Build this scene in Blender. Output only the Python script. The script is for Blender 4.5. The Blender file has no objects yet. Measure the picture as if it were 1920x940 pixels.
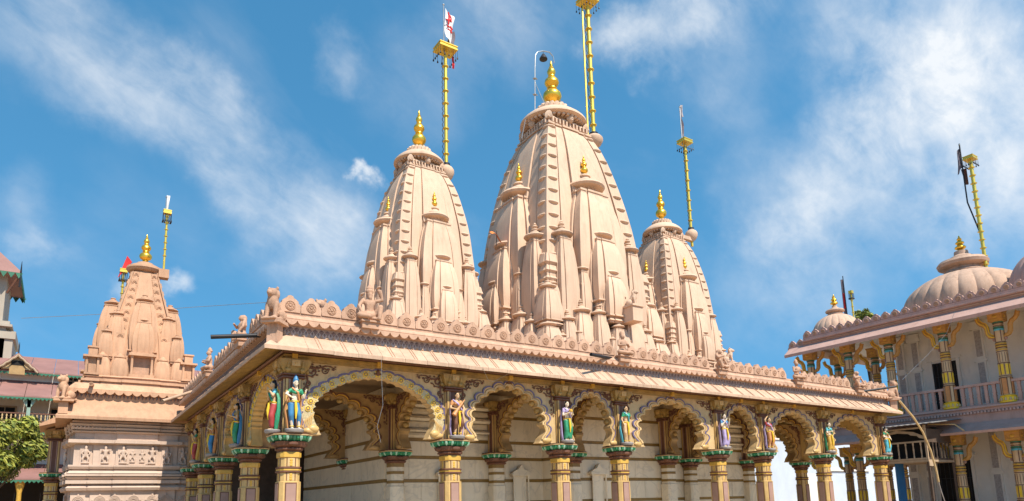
import bpy, math, random
import numpy as np
from mathutils import Vector, Matrix, Euler
R = math.radians
PI = math.pi
rng = random.Random(7)
scene = bpy.context.scene
col = scene.collection

# ------------------------------------------------------------------ camera
# Focal length and vanishing points read from the photograph (1920 x 940 px).
F, PX, PY = 1266.0, 960.0, 730.0
def cdir(x, y): return np.array([(x - PX) / F, -(y - PY) / F, -1.0])
_ex = cdir(2880, 900); _ex /= np.linalg.norm(_ex)
_ey = cdir(95, 967); _ey -= _ex * _ey.dot(_ex); _ey /= np.linalg.norm(_ey)
WM = np.stack([_ex, _ey, np.cross(_ex, _ey)])
CAM = np.array([-3.43, -12.41, 1.6])
def ray(x, y): return WM @ cdir(x, y)
def on_x(x, y, X): d = ray(x, y); return Vector(CAM + d * ((X - CAM[0]) / d[0]))
def on_y(x, y, Y): d = ray(x, y); return Vector(CAM + d * ((Y - CAM[1]) / d[1]))
cam_d = bpy.data.cameras.new('camera'); cam = bpy.data.objects.new('camera', cam_d); col.objects.link(cam)
cam.matrix_world = Matrix.Translation(Vector(CAM)) @ Matrix([list(r) for r in WM]).to_4x4()
cam_d.sensor_width = 36; cam_d.lens = 36 * F / 1920
cam_d.shift_y = (PY - 470) / 1920
cam_d.clip_start = .1; cam_d.clip_end = 3000
scene.camera = cam
scene.view_settings.view_transform = 'Standard'
scene.view_settings.look = 'None'
scene.view_settings.exposure = EXPOSURE = 0.45
scene.view_settings.gamma = 1
scene.view_settings.use_curve_mapping = False

# ------------------------------------------------------------------ sun and sky
SUN_EL = R(52); SUN_H = Vector((.10, -1, 0)).normalized()
sun_vec = SUN_H * math.cos(SUN_EL) + Vector((0, 0, math.sin(SUN_EL)))
sd = bpy.data.lights.new('sun', 'SUN'); sd.energy = 4.9; sd.angle = R(.5); sd.color = (1, .93, .82)
so = bpy.data.objects.new('sun', sd); col.objects.link(so)
so.rotation_euler = sun_vec.to_track_quat('Z', 'Y').to_euler(); so.location = (0, -20, 40)

world = bpy.data.worlds.new('World'); scene.world = world; world.use_nodes = True
nt = world.node_tree; N = nt.nodes; LK = nt.links; N.clear()
def nd(t, **k):
    n = N.new(t)
    for a, b in k.items(): setattr(n, a, b)
    return n
def mth(op, a, b=None, clamp=False):
    n = nd('ShaderNodeMath', operation=op, use_clamp=clamp)
    for i, v in enumerate((a, b)):
        if v is None: continue
        if isinstance(v, (int, float)): n.inputs[i].default_value = v
        else: LK.new(v, n.inputs[i])
    return n.outputs[0]
sky = nd('ShaderNodeTexSky', sky_type='NISHITA', sun_disc=False)
sky.sun_elevation = SUN_EL; sky.sun_rotation = math.atan2(SUN_H.x, SUN_H.y)
sky.air_density = 1.0; sky.dust_density = .1; sky.ozone_density = 1.6; sky.altitude = 0
tc = nd('ShaderNodeTexCoord'); DIR = tc.outputs['Generated']
# read the sky a little above the horizon so the pale haze band stays low
fl_ = nd('ShaderNodeVectorMath', operation='MULTIPLY_ADD'); LK.new(DIR, fl_.inputs[0]); fl_.inputs[1].default_value = (1, 1, .7); fl_.inputs[2].default_value = (0, 0, .34)
nv_ = nd('ShaderNodeVectorMath', operation='NORMALIZE'); LK.new(fl_.outputs[0], nv_.inputs[0]); LK.new(nv_.outputs[0], sky.inputs['Vector'])
def warp(scale, amt, detail):
    n = nd('ShaderNodeTexNoise'); LK.new(DIR, n.inputs['Vector']); n.inputs['Scale'].default_value = scale; n.inputs['Detail'].default_value = detail; n.inputs['Roughness'].default_value = .6
    s_ = nd('ShaderNodeVectorMath', operation='SUBTRACT'); LK.new(n.outputs['Color'], s_.inputs[0]); s_.inputs[1].default_value = (.5, .5, .5)
    m_ = nd('ShaderNodeVectorMath', operation='MULTIPLY_ADD'); LK.new(s_.outputs[0], m_.inputs[0]); m_.inputs[1].default_value = (amt,) * 3; LK.new(DIR, m_.inputs[2]); return m_.outputs[0]
DW = warp(7, .16, 7)
# clouds: soft patches at fixed directions of the sky, broken up by stretched noise
blobs = [(60, 40, 150, .38), (170, 110, 130, .46), (260, 165, 115, .50), (350, 225, 110, .55), (430, 285, 105, .55), (510, 345, 110, .52), (590, 410, 115, .48), (640, 480, 120, .36), (560, 480, 120, .30),
         (60, 385, 90, .25), (30, 465, 60, .45), (350, 520, 42, .8), (318, 528, 38, .7), (215, 524, 46, .6), (374, 655, 24, .8), (388, 650, 18, .6), (680, 340, 22, .9), (690, 352, 24, .6), (650, 95, 60, .5), (790, 160, 120, .28), (900, 20, 110, .42), (1000, 70, 100, .25),
         (1160, 66, 62, .9), (1260, 45, 90, .9), (1360, 20, 90, .75), (1360, 130, 120, .32), (1580, 30, 170, .38), (1700, 60, 210, .55), (1850, 60, 230, .6), (1820, 190, 200, .75), (1660, 210, 160, .68), (1580, 290, 140, .68), (1720, 340, 170, .66), (1880, 330, 180, .62),
         (1500, 400, 120, .6), (1560, 500, 170, .4), (1430, 540, 160, .32), (1850, 430, 160, .42), (1420, 300, 90, .25), (2150, 250, 300, .7), (-250, -100, 260, .5)]
acc = None
for bx, by, br, bw in blobs:
    d = ray(bx, by); d = d / np.linalg.norm(d)
    d2 = ray(bx + br, by); d2 = d2 / np.linalg.norm(d2); rr = float(np.linalg.norm(d - d2)) * 1.25
    dn = nd('ShaderNodeVectorMath', operation='DISTANCE'); LK.new(DW, dn.inputs[0]); dn.inputs[1].default_value = tuple(d)
    mr = nd('ShaderNodeMapRange', interpolation_type='SMOOTHSTEP'); LK.new(dn.outputs['Value'], mr.inputs['Value'])
    mr.inputs['From Min'].default_value = rr; mr.inputs['From Max'].default_value = 0; mr.inputs['To Min'].default_value = 0; mr.inputs['To Max'].default_value = bw
    acc = mr.outputs[0] if acc is None else mth('ADD', acc, mr.outputs[0])
# wisp direction: along the streak from upper left to lower right
va = ray(80, 60); vb = ray(600, 420); va /= np.linalg.norm(va); vb /= np.linalg.norm(vb)
sx_ = Vector(vb - va).normalized(); up_ = Vector(va).cross(sx_).normalized(); fw_ = sx_.cross(up_)
def noise(scale, detail, rough, dist, st):
    # stretched by dotting the direction with a turned basis
    cx = nd('ShaderNodeCombineXYZ')
    for i, (ax, s) in enumerate(((sx_, scale * st), (up_, scale), (fw_, scale))):
        dp = nd('ShaderNodeVectorMath', operation='DOT_PRODUCT'); LK.new(DIR, dp.inputs[0]); dp.inputs[1].default_value = tuple(ax * s)
        LK.new(dp.outputs['Value'], cx.inputs[i])
    n = nd('ShaderNodeTexNoise'); LK.new(cx.outputs[0], n.inputs['Vector'])
    n.inputs['Scale'].default_value = 1; n.inputs['Detail'].default_value = detail; n.inputs['Roughness'].default_value = rough; n.inputs['Distortion'].default_value = dist
    return n.outputs['Fac']
n1 = noise(13, 11, .60, .3, .28); n2 = noise(3.2, 6, .55, .3, .6); n3 = noise(30, 7, .62, .5, .8)
nz = mth('ADD', mth('MULTIPLY', n1, .46), mth('ADD', mth('MULTIPLY', n2, .34), mth('MULTIPLY', n3, .20)))
base = mth('MULTIPLY', mth('SUBTRACT', n2, .50, True), 1.0, True)          # thin cover everywhere
cov = mth('ADD', mth('MULTIPLY', acc, .95), base)
den = mth('MULTIPLY', cov, mth('MULTIPLY', mth('SUBTRACT', nz, .33, True), 3.5), True)
den = mth('MULTIPLY', den, .92)
hs = nd('ShaderNodeHueSaturation'); hs.inputs['Saturation'].default_value = SKY_SAT = 1.27; hs.inputs['Value'].default_value = 1.5; hs.inputs['Hue'].default_value = .481
LK.new(sky.outputs[0], hs.inputs['Color'])
mx = nd('ShaderNodeMix', data_type='RGBA'); LK.new(den, mx.inputs['Factor']); LK.new(hs.outputs[0], mx.inputs['A']); mx.inputs['B'].default_value = (6.6, 6.8, 7.0, 1)
bg = nd('ShaderNodeBackground'); LK.new(mx.outputs['Result'], bg.inputs['Color']); bg.inputs['Strength'].default_value = SKY_STRENGTH = .108
wo = nd('ShaderNodeOutputWorld'); LK.new(bg.outputs[0], wo.inputs['Surface'])

# ------------------------------------------------------------------ materials
def s2l(c): return tuple((v / 255 / 12.92 if v / 255 <= .04045 else ((v / 255 + .055) / 1.055) ** 2.4) for v in c)
MATS = {}
def mat(name, rgb, rough=.7, metal=0., var=.12, scale=3., bump=.0, bscale=40., stain=None, stain_amt=.0, spec=.4, zs=1., streak=0.):
    if name in MATS: return MATS[name]
    m = bpy.data.materials.new(name); m.use_nodes = True
    t = m.node_tree; n = t.nodes; b = n['Principled BSDF']
    b.inputs['Roughness'].default_value = rough; b.inputs['Metallic'].default_value = metal
    b.inputs['Specular IOR Level'].default_value = spec
    geo = n.new('ShaderNodeNewGeometry'); mp = n.new('ShaderNodeMapping'); mp.inputs['Scale'].default_value = (1, 1, zs)
    t.links.new(geo.outputs['Position'], mp.inputs['Vector'])
    nz = n.new('ShaderNodeTexNoise'); nz.inputs['Scale'].default_value = scale; nz.inputs['Detail'].default_value = 6; nz.inputs['Roughness'].default_value = .62
    t.links.new(mp.outputs[0], nz.inputs['Vector'])
    rp = n.new('ShaderNodeValToRGB'); rp.color_ramp.elements[0].position = .3; rp.color_ramp.elements[1].position = .7
    lo = tuple(max(0, c * (1 - var)) for c in rgb); hi = tuple(min(1, c * (1 + var * .8)) for c in rgb)
    rp.color_ramp.elements[0].color = (*lo, 1); rp.color_ramp.elements[1].color = (*hi, 1)
    t.links.new(nz.outputs['Fac'], rp.inputs['Fac']); out = rp.outputs['Color']
    if stain:
        mp2 = n.new('ShaderNodeMapping'); mp2.inputs['Scale'].default_value = (2.2, 2.2, .45); t.links.new(geo.outputs['Position'], mp2.inputs['Vector'])
        n2 = n.new('ShaderNodeTexNoise'); n2.inputs['Scale'].default_value = 1.6; n2.inputs['Detail'].default_value = 9; n2.inputs['Roughness'].default_value = .7
        t.links.new(mp2.outputs[0], n2.inputs['Vector'])
        r2 = n.new('ShaderNodeValToRGB'); r2.color_ramp.elements[0].position = .52; r2.color_ramp.elements[1].position = .74
        r2.color_ramp.elements[0].color = (0, 0, 0, 1); r2.color_ramp.elements[1].color = (stain_amt,) * 3 + (1,)
        t.links.new(n2.outputs['Fac'], r2.inputs['Fac'])
        mix = n.new('ShaderNodeMix'); mix.data_type = 'RGBA'; t.links.new(r2.outputs['Color'], mix.inputs['Factor']); t.links.new(out, mix.inputs['A']); mix.inputs['B'].default_value = (*stain, 1)
        out = mix.outputs['Result']
    if streak:       # fine rain streaks running down the stone
        mp3 = n.new('ShaderNodeMapping'); mp3.inputs['Scale'].default_value = (9, 9, .5); t.links.new(geo.outputs['Position'], mp3.inputs['Vector'])
        n3 = n.new('ShaderNodeTexNoise'); n3.inputs['Scale'].default_value = 1.5; n3.inputs['Detail'].default_value = 8; n3.inputs['Roughness'].default_value = .65; t.links.new(mp3.outputs[0], n3.inputs['Vector'])
        r3 = n.new('ShaderNodeMapRange'); r3.inputs['From Min'].default_value = .42; r3.inputs['From Max'].default_value = .72; r3.inputs['To Min'].default_value = 0; r3.inputs['To Max'].default_value = streak; t.links.new(n3.outputs['Fac'], r3.inputs['Value'])
        mx3 = n.new('ShaderNodeMix'); mx3.data_type = 'RGBA'; mx3.blend_type = 'MULTIPLY'; t.links.new(r3.outputs[0], mx3.inputs['Factor']); t.links.new(out, mx3.inputs['A']); mx3.inputs['B'].default_value = (.42, .34, .30, 1); out = mx3.outputs['Result']
        oi = n.new('ShaderNodeObjectInfo'); r4 = n.new('ShaderNodeMapRange'); r4.inputs['To Min'].default_value = .90; r4.inputs['To Max'].default_value = 1.06; t.links.new(oi.outputs['Random'], r4.inputs['Value'])
        h4 = n.new('ShaderNodeHueSaturation'); t.links.new(r4.outputs[0], h4.inputs['Value']); t.links.new(out, h4.inputs['Color']); out = h4.outputs[0]      # each stone a little lighter or darker
    t.links.new(out, b.inputs['Base Color'])
    if bump:
        nb = n.new('ShaderNodeTexNoise'); nb.inputs['Scale'].default_value = bscale; nb.inputs['Detail'].default_value = 5
        t.links.new(geo.outputs['Position'], nb.inputs['Vector'])
        bp = n.new('ShaderNodeBump'); bp.inputs['Strength'].default_value = bump; bp.inputs['Distance'].default_value = .02
        t.links.new(nb.outputs['Fac'], bp.inputs['Height']); t.links.new(bp.outputs[0], b.inputs['Normal'])
    MATS[name] = m; return m
STN = (.24, .14, .09)
M_tower = mat('tower_sandstone', (.63, .435, .30), .85, var=.09, scale=1.4, bump=.2, stain=(.33, .20, .13), stain_amt=.45, streak=.2)
M_parapet = mat('parapet_sandstone', (.56, .345, .23), .85, var=.16, scale=2.6, bump=.3, stain=STN, stain_amt=.65, streak=.3)
M_eave = mat('eave_sandstone', (.57, .385, .26), .8, var=.12, scale=2.2, bump=.2, stain=(.34, .21, .14), stain_amt=.6, streak=.25)
M_shrine = mat('shrine_sandstone', (.56, .325, .195), .85, var=.12, scale=1.6, bump=.3, stain=STN, stain_amt=.55, streak=.25)
M_shrinewall = mat('shrine_wall_sandstone', (.55, .405, .31), .85, var=.12, scale=1.6, bump=.3, stain=(.26, .18, .14), stain_amt=.5)
M_sculpt = mat('sculpture_sandstone', (.47, .28, .18), .85, var=.18, scale=6, bump=.4, stain=(.2, .12, .08), stain_amt=.6)
M_pink = mat('gallery_pink_stone', (.50, .31, .25), .85, var=.12, scale=2, bump=.3, stain=(.25, .15, .12), stain_amt=.5)
M_dome = mat('dome_sandstone', (.56, .37, .26), .85, var=.1, scale=1.5, bump=.2, stain=(.26, .16, .11), stain_amt=.7, streak=.3)
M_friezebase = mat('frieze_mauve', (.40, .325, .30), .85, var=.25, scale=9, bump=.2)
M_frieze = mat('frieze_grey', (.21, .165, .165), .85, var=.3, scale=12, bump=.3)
M_gold = mat('gilt_metal', (.86, .53, .07), .32, .85, var=.12, scale=5, spec=.5)
M_goldpole = mat('brass_pole', (.78, .55, .09), .38, .6, var=.15, scale=6)
M_cream = mat('cream_paint', (.58, .375, .14), .38, var=.16, scale=5, bump=.1, stain=(.20, .11, .05), stain_amt=.55)
M_ivory = mat('ivory_paint', (.57, .39, .185), .5, var=.16, scale=5, bump=.1, stain=(.20, .11, .05), stain_amt=.55)
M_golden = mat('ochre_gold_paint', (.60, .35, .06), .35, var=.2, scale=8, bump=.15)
M_yellow = mat('yellow_paint', (.82, .53, .03), .45, var=.12, scale=6)
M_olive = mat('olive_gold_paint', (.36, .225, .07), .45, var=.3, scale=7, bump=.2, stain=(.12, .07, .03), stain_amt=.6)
M_brown = mat('maroon_paint', (.15, .062, .035), .55, var=.25, scale=6, bump=.1)
M_mauve = mat('mauve_paint', (.36, .215, .165), .5, var=.12, scale=4, stain=(.18, .10, .07), stain_amt=.5)
M_pale = mat('pale_green_paint', (.35, .58, .42), .5, var=.3, scale=20)
M_green = mat('green_paint', (.03, .25, .12), .45, var=.35, scale=16, bump=.1, stain=(.10, .20, .13), stain_amt=.6)
M_purple = mat('violet_paint', (.15, .115, .19), .5, var=.25, scale=9)
M_blue = mat('blue_paint', (.05, .20, .38), .45, var=.2, scale=9)
M_sky = mat('turquoise_paint', (.10, .42, .50), .45, var=.2, scale=9)
M_red = mat('red_paint', (.38, .05, .045), .5, var=.2, scale=9)
M_orange = mat('orange_paint', (.55, .24, .08), .5, var=.15, scale=7)
M_lilac = mat('lilac_paint', (.42, .33, .52), .5, var=.2, scale=9)
M_skin = mat('skin_paint', (.62, .39, .21), .5, var=.2, scale=14, stain=(.25, .14, .07), stain_amt=.5)
M_fair = mat('fair_skin_paint', (.76, .62, .46), .5, var=.08, scale=9)
M_black = mat('black_paint', (.012, .011, .011), .5, var=.2)
M_plate = mat('grey_pedestal', (.30, .27, .25), .7, var=.2, scale=8)
M_iron = mat('dark_iron', (.035, .033, .035), .5, .4, var=.3)
M_steel = mat('galvanised_steel', (.42, .43, .43), .35, .7, var=.2)
M_white = mat('white_plaster', (.76, .70, .615), .85, var=.08, scale=1.5, bump=.15, stain=(.38, .37, .36), stain_amt=.5)
M_bluewhite = mat('pale_blue_plaster', (.50, .55, .62), .85, var=.08, scale=1.2, bump=.15, stain=(.40, .42, .45), stain_amt=.5)
M_carved = mat('carved_grey_stone', (.42, .37, .34), .85, var=.3, scale=16, bump=.5)
M_wood = mat('pale_wood', (.42, .30, .19), .7, var=.2, scale=5)
M_darkshadedwood = mat('dark_and_shaded_wood', (.10, .065, .045), .7, var=.3, scale=5)  # dark props; also shade painted on the balcony side and hall end wall
M_roofred = mat('red_sheet_roof', (.29, .145, .12), .7, var=.15, scale=1.2, bump=.1, stain=(.25, .12, .10), stain_amt=.5)
M_greentrim = mat('green_trim', (.04, .16, .09), .5, var=.2)
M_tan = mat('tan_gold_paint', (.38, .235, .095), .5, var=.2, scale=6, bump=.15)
M_beige = mat('beige_plaster', (.40, .335, .26), .85, var=.1, scale=1, stain=(.33, .27, .21), stain_amt=.5)
M_ground = mat('courtyard_stone', (.42, .29, .165), .85, var=.15, scale=.8, bump=.3)
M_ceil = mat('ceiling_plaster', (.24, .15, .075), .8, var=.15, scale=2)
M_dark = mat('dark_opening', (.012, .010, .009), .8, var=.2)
M_cloth_r = mat('red_cloth', (.62, .03, .03), .8, var=.15, scale=6)
M_cloth_w = mat('white_cloth', (.74, .72, .70), .8, var=.1, scale=6)
M_cloth_g = mat('grey_cloth', (.17, .14, .16), .8, var=.3, scale=5)
M_cloth_o = mat('orange_cloth', (.72, .22, .05), .8, var=.15, scale=6)
M_leafA = mat('leaf_yellow_green', (.32, .32, .05), .6, var=.45, scale=2.5)
M_leafB = mat('leaf_dark_green', (.15, .19, .03), .6, var=.4, scale=2.5)
M_bark = mat('bark', (.12, .08, .05), .9, var=.3, scale=8, bump=.4)
def marble():
    m = mat('marble', (.70, .59, .43), .42, var=.10, scale=1.3, stain=(.40, .31, .19), stain_amt=.5)
    t = m.node_tree; n = t.nodes; b = n['Principled BSDF']; src = b.inputs['Base Color'].links[0].from_socket
    geo = n.new('ShaderNodeNewGeometry'); nz = n.new('ShaderNodeTexNoise'); nz.inputs['Scale'].default_value = 1.1; nz.inputs['Detail'].default_value = 8; nz.inputs['Distortion'].default_value = 1.6
    t.links.new(geo.outputs['Position'], nz.inputs['Vector'])
    rp = n.new('ShaderNodeValToRGB'); e = rp.color_ramp.elements; e[0].position = .47; e[0].color = (0, 0, 0, 1); e[1].position = .53; e[1].color = (0, 0, 0, 1); x = e.new(.5); x.color = (.3,) * 3 + (1,)
    t.links.new(nz.outputs['Fac'], rp.inputs['Fac'])
    mix = n.new('ShaderNodeMix'); mix.data_type = 'RGBA'; t.links.new(rp.outputs[0], mix.inputs['Factor']); t.links.new(src, mix.inputs['A']); mix.inputs['B'].default_value = (.30, .27, .24, 1)
    t.links.new(mix.outputs['Result'], b.inputs['Base Color']); return m
M_marble = marble()
M_wheelband = mat('wheel_band', (.50, .40, .22), .5, var=.35, scale=30)
M_stripe = mat('gilt_stripe', (.24, .14, .035), .45, var=.2, scale=6)

# ------------------------------------------------------------------ mesh and object helpers
class MB:
    def __init__(s): s.v = []; s.f = []
    def add(s, vs, fs, M=None):
        o = len(s.v)
        if M is not None: vs = [tuple(M @ Vector(p)) for p in vs]
        s.v += [tuple(p) for p in vs]; s.f += [tuple(i + o for i in f) for f in fs]; return s
    def box(s, x0, x1, y0, y1, z0, z1, M=None):
        return s.add([(x0, y0, z0), (x1, y0, z0), (x1, y1, z0), (x0, y1, z0), (x0, y0, z1), (x1, y0, z1), (x1, y1, z1), (x0, y1, z1)],
                     [(0, 3, 2, 1), (4, 5, 6, 7), (0, 1, 5, 4), (1, 2, 6, 5), (2, 3, 7, 6), (3, 0, 4, 7)], M)
    def cb(s, c, d, M=None): return s.box(c[0] - d[0] / 2, c[0] + d[0] / 2, c[1] - d[1] / 2, c[1] + d[1] / 2, c[2] - d[2] / 2, c[2] + d[2] / 2, M)
    def loft(s, rings, caps=True, closed=True, M=None):
        n = len(rings[0]); vs = [p for r in rings for p in r]; fs = []
        for k in range(len(rings) - 1):
            for i in range(n if closed else n - 1):
                j = (i + 1) % n; fs.append((k * n + i, k * n + j, (k + 1) * n + j, (k + 1) * n + i))
        if caps: fs.append(tuple(range(n - 1, -1, -1))); fs.append(tuple((len(rings) - 1) * n + i for i in range(n)))
        return s.add(vs, fs, M)
    def prism_xz(s, poly, y0, y1, M=None):      # polygon (x, z), counter-clockwise seen from -y
        n = len(poly)
        vs = [(x, y0, z) for x, z in poly] + [(x, y1, z) for x, z in poly]
        fs = [tuple(range(n)), tuple(range(2 * n - 1, n - 1, -1))] + [(i, i + n, (i + 1) % n + n, (i + 1) % n) for i in range(n)]
        return s.add(vs, fs, M)
    def lathe(s, prof, n=16, c=(0, 0, 0), rot=0., M=None, lob=0, amp=0.):
        rings = []
        for r, z in prof:
            rings.append([(c[0] + r * (1 + (amp * abs(math.cos(lob * a / 2)) if lob else 0)) * math.cos(a + rot), c[1] + r * (1 + (amp * abs(math.cos(lob * a / 2)) if lob else 0)) * math.sin(a + rot), c[2] + z) for a in (2 * PI * i / n for i in range(n))])
        return s.loft(rings, M=M)
    def ell(s, c, r, nu=10, nv=6, M=None):
        if isinstance(r, (int, float)): r = (r, r, r)
        rings = []
        for k in range(nv + 1):
            t = -PI / 2 + PI * k / nv; t = max(-PI / 2 + .08, min(PI / 2 - .08, t))
            rings.append([(c[0] + r[0] * math.cos(t) * math.cos(a), c[1] + r[1] * math.cos(t) * math.sin(a), c[2] + r[2] * math.sin(t)) for a in (2 * PI * i / nu for i in range(nu))])
        return s.loft(rings, M=M)
    def tube(s, path, r, n=6, caps=True, M=None, flat=1.):
        P = [Vector(p) for p in path]; rs = r if isinstance(r, (list, tuple)) else [r] * len(P); rings = []; pu = None
        for i, p in enumerate(P):
            d = (P[min(i + 1, len(P) - 1)] - P[max(i - 1, 0)]).normalized()
            u = pu - d * pu.dot(d) if pu is not None else d.cross(Vector((0, 0, 1)) if abs(d.z) < .9 else Vector((1, 0, 0)))
            u.normalize(); pu = u; w = d.cross(u)
            rings.append([tuple(p + u * math.cos(a) * rs[i] + w * math.sin(a) * rs[i] * flat) for a in (2 * PI * k / n for k in range(n))])
        return s.loft(rings, caps, M=M)
    def cap(s, a, b, ra, rb, n=8):               # capsule for figures
        s.tube([a, b], [ra, rb], n); s.ell(a, ra, n, 5); s.ell(b, rb, n, 5); return s
    def mesh(s, name, smooth=35):
        me = bpy.data.meshes.new(name); me.from_pydata(s.v, [], s.f); me.validate(); me.update()
        if smooth: me.shade_smooth(); me.set_sharp_from_angle(angle=R(smooth))
        return me
def obj(name, mesh, m=None, parent=None, loc=(0, 0, 0), rz=0., rot=None, scale=None):
    if isinstance(mesh, MB): mesh = mesh.mesh(name)
    if m is not None and not mesh.materials: mesh.materials.append(m)
    o = bpy.data.objects.new(name, mesh); col.objects.link(o)
    if m is not None and mesh.materials[0] is not m: o.material_slots[0].link = 'OBJECT'; o.material_slots[0].material = m
    o.location = loc; o.rotation_euler = rot if rot else (0, 0, rz)
    if scale: o.scale = scale if isinstance(scale, (tuple, list)) else (scale,) * 3
    if parent: o.parent = parent
    return o
def tag(o, label=None, cat=None, group=None, kind=None):
    if label: o['label'] = label
    if cat: o['category'] = cat
    if group: o['group'] = group
    if kind: o['kind'] = kind
    return o
def thing(name, label, cat, loc=(0, 0, 0), rz=0., group=None, scale=None):
    o = bpy.data.objects.new(name, None); col.objects.link(o); o.empty_display_size = .2
    o.location = loc; o.rotation_euler = (0, 0, rz)
    if scale: o.scale = scale
    return tag(o, label, cat, group)
def copy_tree(o, parent=None):
    c = o.copy(); col.objects.link(c); c.parent = parent
    for ch in o.children: copy_tree(ch, c)
    return c
def remesh(mb, voxel=.014, smooth=2, name='figure'):
    me = mb.mesh(name, 0); o = bpy.data.objects.new('tmp', me); col.objects.link(o)
    m = o.modifiers.new('r', 'REMESH'); m.mode = 'VOXEL'; m.voxel_size = voxel; m.use_smooth_shade = True
    if smooth: k = o.modifiers.new('s', 'SMOOTH'); k.iterations = smooth; k.factor = .5
    dg = bpy.context.evaluated_depsgraph_get(); dg.update()
    out = bpy.data.meshes.new_from_object(o.evaluated_get(dg)); out.name = name
    bpy.data.objects.remove(o); bpy.data.meshes.remove(me); return out
CACHE = {}
def cached(key, fn):
    if key not in CACHE: CACHE[key] = fn()
    return CACHE[key]
def ring_sweep(sec, x0, x1, y0, y1):
    """Sweep a section of (outward offset, z) points round a rectangle with mitred corners."""
    mb = MB(); rings = []
    for cx, cy, sx, sy in ((x0, y0, -1, -1), (x1, y0, 1, -1), (x1, y1, 1, 1), (x0, y1, -1, 1)):
        rings.append([(cx + sx * o, cy + sy * o, z) for o, z in sec])
    rings.append(rings[0]); mb.loft(rings, caps=False); return mb
# ------------------------------------------------------------------ ground
g = MB(); g.box(-400, 400, -300, 500, -.5, 0)
tag(obj('ground', g, M_ground), 'stone paved temple courtyard', None, None, 'structure')

# ------------------------------------------------------------------ temple hall
XC = [0, 3.30, 6.18, 8.02, 11.66, 13.63, 16.67, 20.05]
YL = [3.0, 5.75, 8.25, 10.4]
X1, Y1 = XC[-1], YL[-1]
FL, ZC, ZB = .45, 2.95, 4.30
hall = thing('temple_hall', 'long sandstone temple hall with painted columns, cusped arches and rosette parapet', 'temple')
p = MB(); p.box(-.75, X1 + .75, -.75, Y1 + .75, 0, FL - .16); p.box(-.6, X1 + .6, -.6, Y1 + .6, FL - .16, FL); obj('plinth', p, M_marble, hall)
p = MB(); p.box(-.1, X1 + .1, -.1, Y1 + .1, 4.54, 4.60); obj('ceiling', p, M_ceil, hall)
p = MB(); p.box(-.28, X1 + .28, -.28, Y1 + .28, 4.71, 4.98); obj('roof', p, M_parapet, hall)

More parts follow.
